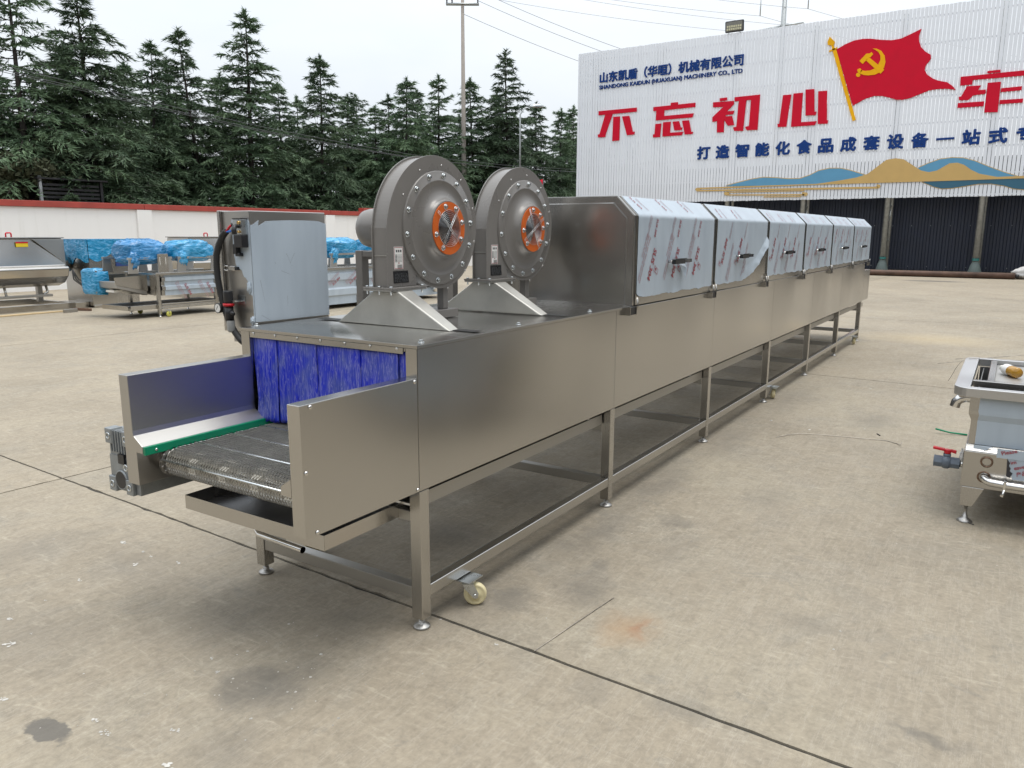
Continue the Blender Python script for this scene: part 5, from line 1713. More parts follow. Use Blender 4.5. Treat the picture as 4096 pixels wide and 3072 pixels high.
# film over the right-hand face, running on round the front corner with a torn edge
fr = random.Random(9)
pts = [(CX0 + 0.001, 1.190), (CX1 + 0.002, 1.186), (CX1 + 0.002, 1.640)]
for i in range(9):
    u = 1 - (i + 1) / 10
    pts.append((CX0 + u * (CX1 - CX0), 1.643 + 0.012 * math.sin(2.5 * u) + (0 if u > 0.12 else -0.02)))
pts += [(CX0 + 0.05, 1.652), (CX0 + 0.016, 1.632), (CX0 + 0.001, 1.630)]
P_(MB().prism(pts, 'y', CY0 - 0.0022, CY0 - 0.0006), 'protective_film', 'film', cab)
torn = [(1.0495, 1.642), (1.058, 1.655), (1.098, 1.656), (1.152, 1.652), (1.172, 1.655), (1.172, 1.56), (1.168, 1.50), (1.160, 1.452), (1.140, 1.435), (1.120, 1.425), (1.113, 1.408), (1.108, 1.396), (1.094, 1.392), (1.085, 1.378), (1.080, 1.36), (1.078, 1.35), (1.0835, 1.335), (1.074, 1.320), (1.066, 1.315), (1.0545, 1.312), (1.0555, 1.27), (1.0535, 1.25), (1.056, 1.235), (1.0525, 1.215), (1.060, 1.196), (1.0495, 1.186)]
P_(MB().prism(torn, 'x', CX0 - 0.0024, CX0 - 0.0008), 'protective_film', 'film', cab)
P_(lump((CX0 - 0.004, 1.074, 1.348), (0.010, 0.014, 0.028), 2.0, 0.6, 16, 12), 'film_curl', 'film', cab)
P_(lump((CX0 - 0.004, 1.060, 1.196), (0.012, 0.012, 0.020), 5.0, 0.7, 16, 12), 'film_curl', 'film', cab)
# scratches on the film
m = MB()
for (x0, z0, x1, z1) in [(0.27, 1.50, 0.295, 1.455), (0.32, 1.50, 0.290, 1.45), (0.235, 1.42, 0.29, 1.40), (0.105, 1.22, 0.16, 1.19), (0.265, 1.30, 0.264, 1.25), (0.11, 1.38, 0.13, 1.28), (0.20, 1.46, 0.206, 1.452), (0.32, 1.235, 0.324, 1.231), (0.48, 1.41, 0.484, 1.406), (0.30, 1.445, 0.305, 1.44), (0.42, 1.35, 0.424, 1.346)]:
    v = Vector((x1 - x0, 0, z1 - z0)); n_ = Vector((-v.z, 0, v.x)).normalized() * 0.0006
    a = Vector((x0, CY0 - 0.0026, z0)); b = a + v
    m.add([a - n_, b - n_ * 0.5, b + n_ * 0.5, a + n_], [(0, 1, 2, 3)])
P_(m, 'scratches', plain('dark_scuff', (0.16, 0.17, 0.19), 0.6), cab, fix=False)
# solenoid valve
sv = P_(MB().box((0.034, 1.062, 1.588), (CX0 - 0.003, 1.122, 1.655)), 'solenoid_valve', 'zinc', cab, 0.002)
P_(MB().box((0.030, 1.060, 1.530), (CX0 - 0.004, 1.116, 1.587)), 'coil', 'black', cab, 0.003)
P_(MB().box((0.032, 1.061, 1.6555), (CX0 - 0.003, 1.121, 1.660)), 'valve_cap', 'black', cab)
P_(MB().box((0.040, 1.117, 1.500), (CX0 - 0.004, 1.140, 1.545)).box((0.044, 1.10, 1.490), (CX0 - 0.004, 1.130, 1.505)), 'cable_plug', 'black', cab, 0.002)
P_(MB().tube([(0.030, 1.090, 1.625), (0.012, 1.082, 1.622), (0.006, 1.078, 1.612), (0.004, 1.074, 1.590)], [0.010, 0.010, 0.011, 0.011], 12), 'elbow_fitting', 'black', cab)
P_(MB().cyl((0.034, 1.076, 1.640), (0.026, 1.076, 1.640), 0.008, n=6).cyl((0.034, 1.076, 1.60), (0.024, 1.076, 1.60), 0.006, n=6), 'brass_fitting', 'brass', cab)
for (zz, dz, mt) in ((1.636, -0.022, 'red'), (1.610, -0.010, 'blue_tube')):
    P_(MB().cyl((0.046, 1.122, zz), (0.046, 1.140, zz - 0.004), 0.008, n=12), 'push_fitting', 'black', cab)
    P_(MB().tube([(0.046, 1.139, zz - 0.003), (0.044, 1.158, zz + dz * 0.5 - 0.004), (0.042, 1.176, 1.600 + 0.003 * (mt == 'red')), (0.04, 1.19, 1.585)], 0.0055, 8), 'air_tube', mt, cab)
hp = [(0.042, 1.178, 1.603), (0.040, 1.205, 1.580), (0.036, 1.232, 1.540), (0.032, 1.247, 1.495), (0.030, 1.250, 1.44), (0.030, 1.247, 1.38), (0.032, 1.238, 1.32), (0.034, 1.220, 1.25), (0.036, 1.195, 1.19), (0.038, 1.160, 1.140), (0.04, 1.125, 1.105), (0.05, 1.10, 1.085)]
fine = []
for i in range(len(hp) - 1):
    for q in range(14):
        fine.append(Vector(hp[i]).lerp(Vector(hp[i + 1]), q / 14))
P_(MB().tube(fine, [0.0155 if i % 2 else 0.0138 for i in range(len(fine))], 12), 'corrugated_hose', 'rubber', cab)
# latch, air filter, gauge
P_(MB().box((0.052, 1.150, 1.424), (CX0 - 0.001, 1.200, 1.444)).tube([(0.055, 1.20, 1.443), (0.05, 1.215, 1.445), (0.055, 1.225, 1.44)], 0.003, 6).tube([(0.055, 1.20, 1.425), (0.05, 1.215, 1.423), (0.055, 1.225, 1.428)], 0.003, 6), 'toggle_latch', 'chrome', cab, 0.002)
P_(MB().box((0.054, 1.138, 1.427), (CX0 - 0.001, 1.1495, 1.441)), 'latch_stop', 'black', cab)
P_(MB().box((0.030, 1.118, 1.283), (CX0 - 0.001, 1.160, 1.287)).box((0.066, 1.11, 1.27), (CX0 - 0.001, 1.158, 1.31)), 'filter_bracket', 'zinc', cab)
P_(MB().lathe([(0.0, 0.062), (0.021, 0.06), (0.022, 0.055), (0.022, 0.012), (0.018, 0.004)], (0.028, 1.178, 1.272), n=20), 'regulator_knob', 'black', cab)
P_(MB().cyl((0.028, 1.178, 1.262), (0.028, 1.178, 1.274), 0.026, n=24), 'red_ring', 'red', cab)
P_(MB().cyl((0.028, 1.178, 1.195), (0.028, 1.178, 1.2615), 0.020, n=20).tube([(0.028, 1.165, 1.235), (0.02, 1.145, 1.232), (0.018, 1.132, 1.226)], [0.010, 0.010, 0.008], 10), 'filter_body', 'black', cab)
P_(MB().lathe([(0.0185, 0.0), (0.0185, -0.045), (0.012, -0.055), (0, -0.056)], (0.028, 1.172, 1.195), n=20), 'filter_bowl', plain('clear_bowl', (0.35, 0.36, 0.36), 0.12, 0.0, 0.1, 10), cab, fix=False)
ga = P_(MB().lathe([(0.0, -0.004), (0.0235, -0.004), (0.0235, 0.012), (0.020, 0.012)], (0.020, 1.236, 1.250), (-1, 0, 0), 28), 'pressure_gauge', 'black', cab)
P_(MB().cyl((0.0095, 1.236, 1.250), (0.0085, 1.236, 1.250), 0.0202, n=28), 'gauge_face', 'paper', cab)
P_(MB().obox((0.008, 1.238, 1.252), (0.0008, 0.0022, 0.022), (R(35), 0, 0)), 'gauge_needle', 'ink_black', cab)

# ================================================================== MACHINES ALONG THE WALL
def washer(name, label, x0, x1, y0, y1, zb, zt, legs_x, blue, film_x0, with_chute, with_shelf):
    w = thing(name, label, 'machine', (x0, y0, 0))
    def A(mb, n_, mat, bevel=0.0, parent=None, fix=True):
        o = mb.build(n_, mat, None, bevel, 2, fix)
        if parent is None:
            setparent(o, w)
        else:
            o.parent = parent
        return o
    hgt = zt - zb
    # ridged tank sides
    pr = [(0.00, 0.0), (0.0, 0.22), (-0.03, 0.27), (-0.03, 0.44), (0.0, 0.49), (0.0, 0.66), (-0.03, 0.71), (-0.03, 0.88), (0.0, 0.93), (0.0, 1.0)]
    out = [(y0 + 0.03 + a, zb + hgt * b) for a, b in pr]
    inn = [(y1 - 0.03 - a, zb + hgt * b) for a, b in reversed(pr)]
    tank = A(MB().prism(out + inn, 'x', x0 + 0.10, x1), 'tank', 'steel', 0.004)
    fm_ = MB()
    n = len(out)
    ov = [(p - 0.003, q) for p, q in out]
    fm_.add([(film_x0, p, q) for p, q in ov] + [(x1 - 0.02, p, q) for p, q in ov], [(i, i + 1, n + i + 1, n + i) for i in range(n - 1)])
    A(fm_, 'protective_film', 'film', parent=tank, fix=False)
    A(MB().box((x0 - 0.03, y0 - 0.03, zt + 0.002), (x1 + 0.05, y0 + 0.045, zt + 0.05)).box((x0 - 0.03, y1 - 0.045, zt + 0.002), (x1 + 0.05, y1 + 0.03, zt + 0.05)).box((x0 - 0.03, y0 + 0.046, zt + 0.002), (x0 + 0.05, y1 - 0.046, zt + 0.05)), 'rim', 'steel', 0.006)
    A(MB().box((x0 + 0.06, y0 + 0.05, zt - 0.04), (x1, y1 - 0.05, zt - 0.02)), 'tank_interior', 'steel_dull')
    # hopper-shaped end
    A(MB().prism([(y0 + 0.05, zt), (y1 - 0.05, zt), (y1 - 0.05, zb + 0.12), (y0 + 0.12, zb)], 'x', x0 + 0.01, x0 + 0.03), 'end_plate', 'steel_v', 0.003)
    A(MB().lathe([(0.05, 0), (0.05, 0.012), (0.038, 0.012), (0.038, 0.0)], (x0 + 0.009, y1 - 0.12, zt - 0.17), (-1, 0, 0), 20).obox((x0 - 0.005, y1 - 0.12, zt - 0.17), (0.01, 0.012, 0.09), (0.6, 0, 0)), 'handwheel', 'chrome')
    for lx in legs_x:
        for ly in (y0, y1 - 0.06):
            lg = A(MB().box((lx, ly, 0.05), (lx + 0.06, ly + 0.06, zt)), 'leg', 'steel_v', 0.004)
            A(MB().lathe([(0, 0), (0.035, 0), (0.03, 0.015), (0.012, 0.02), (0.012, 0.05)], (lx + 0.03, ly + 0.03, 0), n=14), 'foot', 'chrome', parent=lg)
    if with_shelf:
        m = MB()
        for i in range(3):
            m.box((x0 + 0.07, y0 + 0.005, 0.15 + i * 0.035), (x1 - 0.1, y0 + 0.05, 0.178 + i * 0.035))
        A(m, 'lower_rail', 'steel', 0.003)
        A(MB().box((x0 - 0.55, y0 + 0.06, 0.205), (x1 - 0.1, y1 - 0.06, 0.235)), 'lower_shelf', 'rubber')
        A(MB().box((x0 - 0.56, y0 + 0.10, 0.155), (x0 - 0.53, y1 - 0.05, 0.24)).box((x0 - 0.53, y0 + 0.055, 0.155), (x0 + 0.0, y0 + 0.085, 0.24)), 'shelf_edge', 'steel', 0.003)
        for cx_ in (x0 + 0.15,):
            for cy_ in (y0 - 0.07, y1 - 0.13):
                o = MB().lathe([(0.012, -0.02), (0.055, -0.018), (0.06, 0.0), (0.055, 0.018), (0.012, 0.02)], (cx_, cy_, 0.06), (0.35, -0.94, 0), 24).build('caster_wheel', plain('yellow_wheel', (0.62, 0.60, 0.12), 0.45) if 'yw' not in M else M['yw'])
                M['yw'] = o.data.materials[0]
                setparent(o, w)
                A(MB().obox((cx_ - 0.02, cy_ - 0.022, 0.095), (0.05, 0.004, 0.09), (0, 0.4, -1.2)).obox((cx_ - 0.03, cy_, 0.142), (0.10, 0.07, 0.006)), 'caster_fork', 'zinc')
    if with_chute:
        cy0, cy1 = y0 + 0.30, y1 - 0.02
        A(MB().prism([(x0 - 0.62, zt - 0.10), (x0 - 0.62, zt - 0.22), (x0 - 0.02, zt - 0.38), (x0 - 0.02, zt - 0.20), (x0 - 0.30, zt - 0.12)], 'y', cy0, cy1), 'chute_belt', 'steel_dull', 0.01)
        A(MB().prism([(x0 - 0.66, zt - 0.02), (x0 - 0.64, zt - 0.15), (x0 - 0.02, zt - 0.30), (x0 - 0.02, zt)], 'y', cy0 - 0.02, cy0 - 0.005), 'chute_side', 'steel')
        A(MB().prism([(x0 - 0.66, zt + 0.0), (x0 - 0.64, zt - 0.15), (x0 - 0.02, zt - 0.30), (x0 - 0.02, zt + 0.01)], 'y', cy1 + 0.005, cy1 + 0.02), 'chute_side', 'steel')
        A(MB().prism([(x0 - 0.60, zt - 0.085), (x0 - 0.60, zt - 0.11), (x0 - 0.10, zt - 0.17), (x0 - 0.10, zt - 0.145)], 'y', cy0 + 0.03, cy0 + 0.06), 'guide_strip', 'green')
        A(MB().box((x0 - 0.66, y0 + 0.9, zt - 0.33), (x0 - 0.42, y0 + 1.35, zt + 0.09)), 'switch_box', 'steel', 0.006)
        A(lump((x0 - 0.54, y0 + 1.13, zt - 0.12), (0.15, 0.27, 0.25), 3.3, 0.10, 40, 28, 1.6, None, 0.35), 'switch_box_wrap', 'wrap')
        A(MB().box((x0 - 0.61, y0 + 0.42, zt - 0.30), (x0 - 0.45, y0 + 0.68, zt - 0.26)), 'chute_lip', 'white_plastic')
    # upright brackets and wrapped drives on top
    for i, (bx, bw, s, mt) in enumerate(blue):
        for q in (0.0, bw):
            for yq in (y0 + 0.06, y1 - 0.1):
                A(MB().prism([(bx + q - 0.10, zt + 0.051), (bx + q + 0.10, zt + 0.051), (bx + q + 0.07, zt + 0.30), (bx + q - 0.07, zt + 0.30)], 'y', yq, yq + 0.015), 'drive_bracket', 'steel_dull')
        for yq in (y0 + 0.05, y1 - 0.12):
            A(MB().box((bx - 0.08, yq, zt + 0.302), (bx + bw + 0.08, yq + 0.06, zt + 0.342)), 'drive_beam', 'galv')
        A(MB().cyl((bx + 0.05, (y0 + y1) / 2, zt + 0.46), (bx + bw, (y0 + y1) / 2, zt + 0.46), 0.13, n=20), 'drive_motor', 'black')
        o = A(lump((bx + bw / 2, (y0 + y1) / 2 - 0.1, zt + 0.44), (bw * 0.60, 0.36, 0.215 * s), 1.7 + i * 3.1 + x0, 0.13, 44, 28, 1.6, None, 0.62), 'drive_wrap', mt)
        A(lump((bx + 0.05, y0 + 0.10, zt + 0.29), (0.10, 0.08, 0.16), 8.7 + i, 0.45, 24, 16, 3.0), 'wrap_tail', mt)
    # drive plate
    A(MB().box((x0 + 0.05, y0 - 0.005, zt + 0.051), (x0 + 0.27, y0 + 0.012, zt + 0.40)), 'drive_plate', 'steel_v', 0.003)
    A(MB().box((x0 + 0.09, y0 - 0.008, zt + 0.20), (x0 + 0.10, y0 - 0.0055, zt + 0.34)).box((x0 + 0.21, y0 - 0.008, zt + 0.20), (x0 + 0.22, y0 - 0.0055, zt + 0.34)), 'adjusting_slot', 'paper')
    return w, A


W1, A1 = washer('vegetable_washer', 'stainless washing tank on casters with blue wrapped drives, beside the mixer cabinet', 6.43, 8.10, 11.70, 12.70, 0.40, 0.785, (6.43, 7.69), [(6.02, 0.72, 1.1, 'wrap2'), (7.02, 0.75, 1.0, 'wrap')], 6.60, True, True)
W2, A2 = washer('vegetable_washer', 'deep stainless washing tank with blue wrapped drives seen behind the blowers', 8.75, 13.3, 10.15, 11.25, 0.09, 0.82, (10.15, 11.95, 13.2), [(9.55, 0.85, 1.05, 'wrap'), (10.9, 0.9, 1.0, 'wrap'), (12.2, 0.8, 1.0, 'wrap')], 9.0, False, False)
A2(MB().cyl((12.75, 10.1, 0.24), (12.75, 9.98, 0.24), 0.075, n=20), 'drain_port', 'chrome')
A2(MB().cyl((13.15, 10.1, 0.27), (13.15, 10.0, 0.27), 0.06, n=20), 'drain_port', 'chrome')
A2(MB().tube([(13.0, 10.1, 0.45), (13.0, 10.0, 0.55), (13.0, 10.0, 0.85)], 0.03, 10), 'inlet_pipe', 'chrome')
pr2 = text_mesh('film_mark', 'SUS 304', 'ink_red', 0.075, 0.0012)
pr3 = text_mesh('film_notice', 'Please tear down the protective\nfilm in place priority of product\nleave the factory', 'ink_pale', 0.03, 0.0004)
for (ww, xs, yy, z, par) in ((W1, (6.85, 7.35, 7.8), 11.69, 0.66, 'a'), (W2, (9.3, 9.8, 10.6, 11.4, 12.4), 10.14, 0.55, 'b')):
    for x in xs:
        for me, dx, dz in ((pr2, 0.14, -0.06), (pr3, 0.0, 0.0)):
            o = bpy.data.objects.new(me.name, me); COL.objects.link(o)
            o.parent = ww
            o.matrix_parent_inverse = Matrix.Translation(ww.location).inverted()
            a_ = R(-62 if par == 'a' else 35)
            o.matrix_basis = frame_mat((x + dx, yy, z + dz), (math.cos(a_), 0, math.sin(a_)), (-math.sin(a_), 0, math.cos(a_)), (0, -1, 0))


def mixer(label, x0, x1, y0, flip, cabinet):
    """tilting mixer: deep trough with round belly and domed end, drive cabinet beside it"""
    t_ = thing('food_mixer', label, 'machine', ((x0 + x1) / 2, y0 + 0.5, 0))
    def A(mb, n_, mat, bevel=0.0, parent=None, fix=True):
        o = mb.build(n_, mat, None, bevel, 2, fix)
        if parent is None:
            setparent(o, t_)
        else:
            o.parent = parent
        return o
    body = [(y0 + 0.14, 1.455), (y0 + 0.08, 0.90), (y0 - 0.02, 0.885), (y0 - 0.05, 0.845), (y0 + 0.02, 0.68), (y0 + 0.18, 0.54), (y0 + 0.42, 0.47), (y0 + 0.62, 0.46), (y0 + 0.85, 0.52), (y0 + 1.02, 0.66), (y0 + 1.10, 0.85), (y0 + 1.05, 0.9), (y0 + 1.0, 1.455)]
    tr = A(MB().prism(body, 'x', x0, x1), 'trough', 'steel', 0.02)
    A(MB().box((x0 - 0.02, y0 + 0.10, 1.457), (x1 + 0.02, y0 + 1.04, 1.48)), 'lid', 'steel_dull', 0.004, tr)
    xe, sg = (x0, -1) if flip else (x1, 1)
    A(MB().lathe([(0.0, 0.20), (0.16, 0.185), (0.30, 0.14), (0.40, 0.07), (0.43, 0.0)], (xe, y0 + 0.53, 0.93), (sg, 0, 0), 28), 'domed_end', 'steel', parent=tr, fix=False)
    A(MB().prism([(x1 - 0.62, 1.44), (x1 - 0.004, 0.93), (x1 - 0.004, 1.44)], 'y', y0 + 0.082, y0 + 0.10), 'gusset', 'steel_dull', 0.004, tr)
    A(MB().prism([(x1 - 1.30, 1.44), (x1 - 1.85, 0.93), (x1 - 1.85, 1.44)], 'y', y0 + 0.082, y0 + 0.10), 'gusset', 'steel_dull', 0.004, tr)
    for hx in ((x0 + 0.55, x0 + 1.15) if flip else (x1 - 1.0,)):
        A(MB().tube([(hx - 0.05, y0 + 0.2, 1.48), (hx - 0.05, y0 + 0.2, 1.55), (hx - 0.035, y0 + 0.2, 1.565), (hx + 0.035, y0 + 0.2, 1.565), (hx + 0.05, y0 + 0.2, 1.55), (hx + 0.05, y0 + 0.2, 1.48)], 0.014, 8), 'lifting_hook', 'sign_red', parent=tr)
    A(MB().tube([(x1 - 1.15, y0 + 0.3, 0.49), (x1 - 1.15, y0 + 0.25, 0.32)], 0.025, 8).tube([(x1 - 0.35, y0 + 0.3, 0.49), (x1 - 0.35, y0 + 0.25, 0.36), (x1 - 0.45, y0 + 0.22, 0.32)], 0.025, 8), 'drain_tube', 'steel', parent=tr)
    A(MB().box((x0 - 0.1, y0 + 0.15, 0.27), (x1 - 0.3, y0 + 0.30, 0.32)).box((x0, y0 + 0.75, 0.13), (x0 + 0.1, y0 + 0.85, 0.6)).box((x1 - 0.3, y0 + 0.75, 0.13), (x1 - 0.2, y0 + 0.85, 0.6)), 'cradle', 'steel_dull', 0.004)
    A(MB().box((x0 - 0.3, y0 + 0.05, 0.0), (x1 + 0.10, y0 + 0.13, 0.125)).box((x0 - 0.3, y0 + 1.75, 0.0), (x1 + 0.10, y0 + 1.83, 0.125)).box((x1 + 0.02, y0 + 0.131, 0.0), (x1 + 0.10, y0 + 1.749, 0.12)).box((x0 + 0.9, y0 + 0.131, 0.0), (x0 + 0.98, y0 + 1.749, 0.12)), 'base_frame', 'steel', 0.006)
    if cabinet:
        cx0, cx1, cy0, cy1 = 6.73, 7.785, 14.5, 15.5
        cb = A(MB().box((cx0, cy0, 0.04), (cx1, cy1, 1.425)), 'drive_cabinet', 'steel_v', 0.012)
        A(MB().box((cx0 - 0.30, cy0 + 0.15, 0.0), (cx0 - 0.01, cy0 + 0.8, 0.13)).box((cx0, cy0 - 0.03, 0.0), (cx1 + 0.02, cy0 - 0.002, 0.06)), 'plinth', 'steel', 0.006, cb)
        def wr_fn(face):
            def fn(a, b):
                dn = 0.50 + 0.16 * mnoise.noise(Vector((a * 3, face, 0))) + (0.10 * math.sin(a * 5 + 1) if face else -0.12)
                z = 1.432 - b * dn
                bl = 0.012 + 0.018 * abs(mnoise.noise(Vector((a * 6, b * 5, face * 3))))
                if face == 0:
                    return (cx0 + (cx1 - cx0 + 0.02) * a - 0.01, cy0 - bl, z)
                return (cx0 - bl, cy1 - (cy1 - cy0) * a, z)
            return fn
        A(MB().grid(wr_fn(0), 30, 16), 'cabinet_wrap', 'wrap', parent=cb, fix=False)
        A(MB().grid(wr_fn(1), 24, 16), 'cabinet_wrap', 'wrap', parent=cb, fix=False)
        A(MB().box((cx0 - 0.02, cy0 - 0.015, 1.428), (cx1 + 0.015, cy1, 1.437)), 'top_wrap', 'wrap', parent=cb)
        A(MB().cyl((x1 + 0.1, y0 + 0.53, 0.93), (cx0 - 0.002, y0 + 0.53, 0.93), 0.13, n=24).cyl((x1 + 0.10, y0 + 0.53, 0.93), (x1 + 0.2, y0 + 0.53, 0.93), 0.15, n=24), 'drive_tube', 'steel')
        for i, (dz, dx) in enumerate(((0.42, 0.0), (0.36, 0.05), (0.40, -0.05))):
            A(MB().tube([(x1 + 0.12, y0 + 0.1, 0.82), (x1 + 0.16 + dx, y0 + 0.05, 0.6), (x1 + 0.30 + dx, y0, 0.9 - dz - 0.04), (cx0 + 0.05, cy0 - 0.03, 0.62)], 0.014, 8), 'cable', 'rubber')
        A(MB().box((x1 - 0.93, y0 + 0.100, 1.29), (x1 - 0.70, y0 + 0.102, 1.39)), 'warning_tag', 'yellow_tag', parent=tr)
        A(MB().box((x1 - 0.93, y0 + 0.098, 1.36), (x1 - 0.70, y0 + 0.0995, 1.39)), 'tag_header', 'red', parent=tr)
        bp = A(MB().box((7.30, 14.478, 0.86), (7.62, 14.497, 1.02)), 'info_panel', 'ink_blue', parent=cb)
    return t_


mixer('stainless tilting mixer trough with yellow tag joined to a blue wrapped cabinet', 4.1, 6.42, 14.75, False, True)
mx0 = at(705, 1000, 'y', 15.6)[0]
mixer('second stainless mixer trough with red hooks half hidden behind the washing tank', mx0 + 0.1, mx0 + 3.2, 15.1, True, False)

# odds and ends on the ground by the mixer
o = MB().prism([(4.1, 14.12), (5.95, 14.17), (5.94, 14.27), (5.7, 14.29), (4.1, 14.30)], 'z', 0.001, 0.025).build('plank', 'wood', bevel=0.003)
tag(o, 'pale sawn timber plank lying in front of the mixer frame', 'plank')
gp = at(286, 1250, 'z', 0)
o = MB().box((gp[0] - 0.13, gp[1], 0.0), (gp[0] + 0.13, gp[1] + 0.07, 0.07)).build('tube_offcut', 'steel_dull', bevel=0.004)
tag(o, 'short square steel tube offcut on the ground near the mixer cabinet', 'offcut')
gp = at(331, 1243, 'z', 0)
o = MB().obox((gp[0], gp[1], 0.03), (0.05, 0.42, 0.05), (0, 0.05, 0.3)).build('bar_offcut', plain('rust_bar', (0.16, 0.09, 0.06), 0.7), bevel=0.004)
tag(o, 'short rusty bar offcut leaning on the ground by the mixer cabinet', 'offcut')

# ================================================================== SMALL TANK ON THE RIGHT
TX0, TX1, TY0, TY1 = 2.60, 3.85, -1.745, -2.95
tank = thing('small_tank', 'stainless rinsing tank with red handled grey valve and protective film', 'tank', (3.2, -2.3, 0))
def T_(mb, n_, mat, bevel=0.0, parent=None, fix=True, seg=2):
    o = mb.build(n_, mat, None, bevel, seg, fix)
    if parent is None:
        setparent(o, tank)
    else:
        o.parent = parent
    return o
M['inner'] = plain('shaded_inner_side', (0.16, 0.16, 0.16), 0.5, 0.4)  # steel darkened to carry the shade inside the tank
# rim of square tube with rounded corners, inner frame bars
def rrect(x0, x1, y0, y1, r, n=6):
    pts = []
    for cx_, cy_, a0 in ((x1 - r, y1 - r, 0), (x0 + r, y1 - r, 90), (x0 + r, y0 + r, 180), (x1 - r, y0 + r, 270)):
        for i in range(n + 1):
            a = R(a0 + 90 * i / n)
            pts.append((cx_ + r * math.cos(a), cy_ + r * math.sin(a)))
    return pts
RX0, RX1, RY0, RY1 = 2.56, 3.84, -3.0, -1.660
outer, inner = rrect(RX0, RX1, RY0, RY1, 0.085), rrect(RX0 + 0.062, RX1 - 0.062, RY0 + 0.085, RY1 - 0.078, 0.006)
n = len(outer)
m = MB()
m.add([(a, b, 0.772) for a, b in outer] + [(a, b, 0.772) for a, b in inner] + [(a, b, 0.722) for a, b in outer] + [(a, b, 0.722) for a, b in inner],
      [f for i in range(n) for f in ((i, (i + 1) % n, n + (i + 1) % n, n + i), (2 * n + i, 3 * n + i, 3 * n + (i + 1) % n, 2 * n + (i + 1) % n), (i, 2 * n + i, 2 * n + (i + 1) % n, (i + 1) % n), (n + i, n + (i + 1) % n, 3 * n + (i + 1) % n, 3 * n + i))])
T_(m, 'rim', steel('rim_steel', col=(0.60, 0.60, 0.60), rough=0.36, stretch=(20, 20, 20)), 0.003)
T_(MB().box((2.86, -2.905, 0.735), (2.90, RY1 - 0.0785, 0.769)), 'cross_bar', 'steel', 0.003)
T_(MB().box((2.90, -1.845, 0.73), (3.76, -1.81, 0.768)), 'divider_bar', 'steel', 0.003)
T_(MB().box((2.91, -2.90, 0.735), (3.76, -1.846, 0.742)), 'top_tray', 'steel_dull')
T_(MB().box((2.62, -2.90, 0.47), (3.80, -1.768, 0.48)), 'tank_floor', plain('shaded_tank_floor', (0.10, 0.10, 0.10), 0.5, 0.4))  # shade of the tank interior put into the floor colour
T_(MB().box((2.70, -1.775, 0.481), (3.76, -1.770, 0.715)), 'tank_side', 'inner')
T_(MB().box((3.765, -2.90, 0.48), (3.775, -1.75, 0.72)), 'tank_back', plain('shaded_inner_steel', (0.20, 0.20, 0.20), 0.45, 0.6))  # back wall colour darkened for the interior shade
# body with a kink, then a boxed base
kink = [(0.0, 0.7215), (-0.001, 0.64), (0.0, 0.622), (0.014, 0.588), (0.014, 0.452)]
front = [(TX0 + a, z) for a, z in kink]
m = MB()
K = len(front)
yl = [TY0 - a for a, z in kink]
m.add([(x, y_, z) for (x, z), y_ in zip(front, yl)] + [(x, TY1, z) for (x, z) in front] + [(TX1 - 0.03, y_, z) for (x, z), y_ in zip(front, yl)],
      [(i, i + 1, K + i + 1, K + i) for i in range(K - 1)] + [(i + 1, i, 2 * K + i, 2 * K + i + 1) for i in range(K - 1)])
T_(m, 'tank_wall', 'steel_v', fix=False)
m = MB()
fr_ = [(x - 0.0025, z) for x, z in front]
m.add([(x, -1.792 + 0.003 * math.sin(i * 2.2), z) for i, (x, z) in enumerate(fr_)] + [(x, TY1, z) for x, z in fr_], [(i, i + 1, K + i + 1, K + i) for i in range(K - 1)])
m.add([(TX0 - 0.006, -1.788, 0.452), (TX0 - 0.012, -1.785, 0.395), (TX0 - 0.012, -1.80, 0.405), (TX0 - 0.016, -1.835, 0.425), (TX0 - 0.01, -1.862, 0.443), (TX0 - 0.006, -1.88, 0.452)], [(0, 1, 2, 3, 4, 5)])
T_(m, 'protective_film', 'film', fix=False)
base = T_(MB().box((TX0 - 0.022, TY1, 0.212), (TX1, TY0, 0.418)).prism([(TX0 - 0.022, 0.4185), (TX0 + 0.012, 0.451), (TX1 - 0.04, 0.451), (TX1, 0.4185)], 'y', TY1, TY0 - 0.004), 'base_box', 'steel_v', 0.004)
T_(MB().lathe([(0.022, 0.0), (0.022, 0.006), (0.026, 0.009), (0.031, 0.006), (0.031, 0.0)], (TX0 - 0.0225, -1.858, 0.368), (-1, 0, 0), 28), 'weld_ring', plain('heat_tinted_weld', (0.20, 0.13, 0.09), 0.4, 0.7, 0.5, 90), parent=base)
T_(MB().lathe([(0.024, 0.0), (0.028, 0.004), (0.033, 0.003), (0.034, 0.0)], (TX0 - 0.0225, -1.853, 0.280), (-1, 0, 0), 28), 'weld_ring', 'weld_tmp' if 'weld_tmp' in M else bpy.data.materials['heat_tinted_weld'], parent=base)
pp_ = [(TX0 - 0.02, -1.853, 0.280), (TX0 - 0.045, -1.855, 0.278), (TX0 - 0.062, -1.868, 0.272), (TX0 - 0.070, -1.89, 0.268), (TX0 - 0.072, -1.95, 0.266), (TX0 - 0.072, -2.9, 0.262)]
T_(MB().tube(pp_, 0.021, 18), 'outlet_pipe', 'chrome')
T_(MB().cyl((TX0 - 0.072, -1.945, 0.2662), (TX0 - 0.072, -1.960, 0.2660), 0.0255, n=18).obox((TX0 - 0.098, -1.953, 0.262), (0.012, 0.010, 0.055)).tube([(TX0 - 0.10, -1.953, 0.245), (TX0 - 0.104, -1.95, 0.225), (TX0 - 0.112, -1.944, 0.208)], [0.006, 0.007, 0.009], 8), 'pipe_clamp', 'chrome')
T_(MB().prism([(-1.952, 0.402), (-2.9, 0.402), (-2.9, 0.295), (-1.985, 0.290), (-1.978, 0.31)], 'x', TX0 - 0.0255, TX0 - 0.0228), 'base_film', 'film', parent=base)
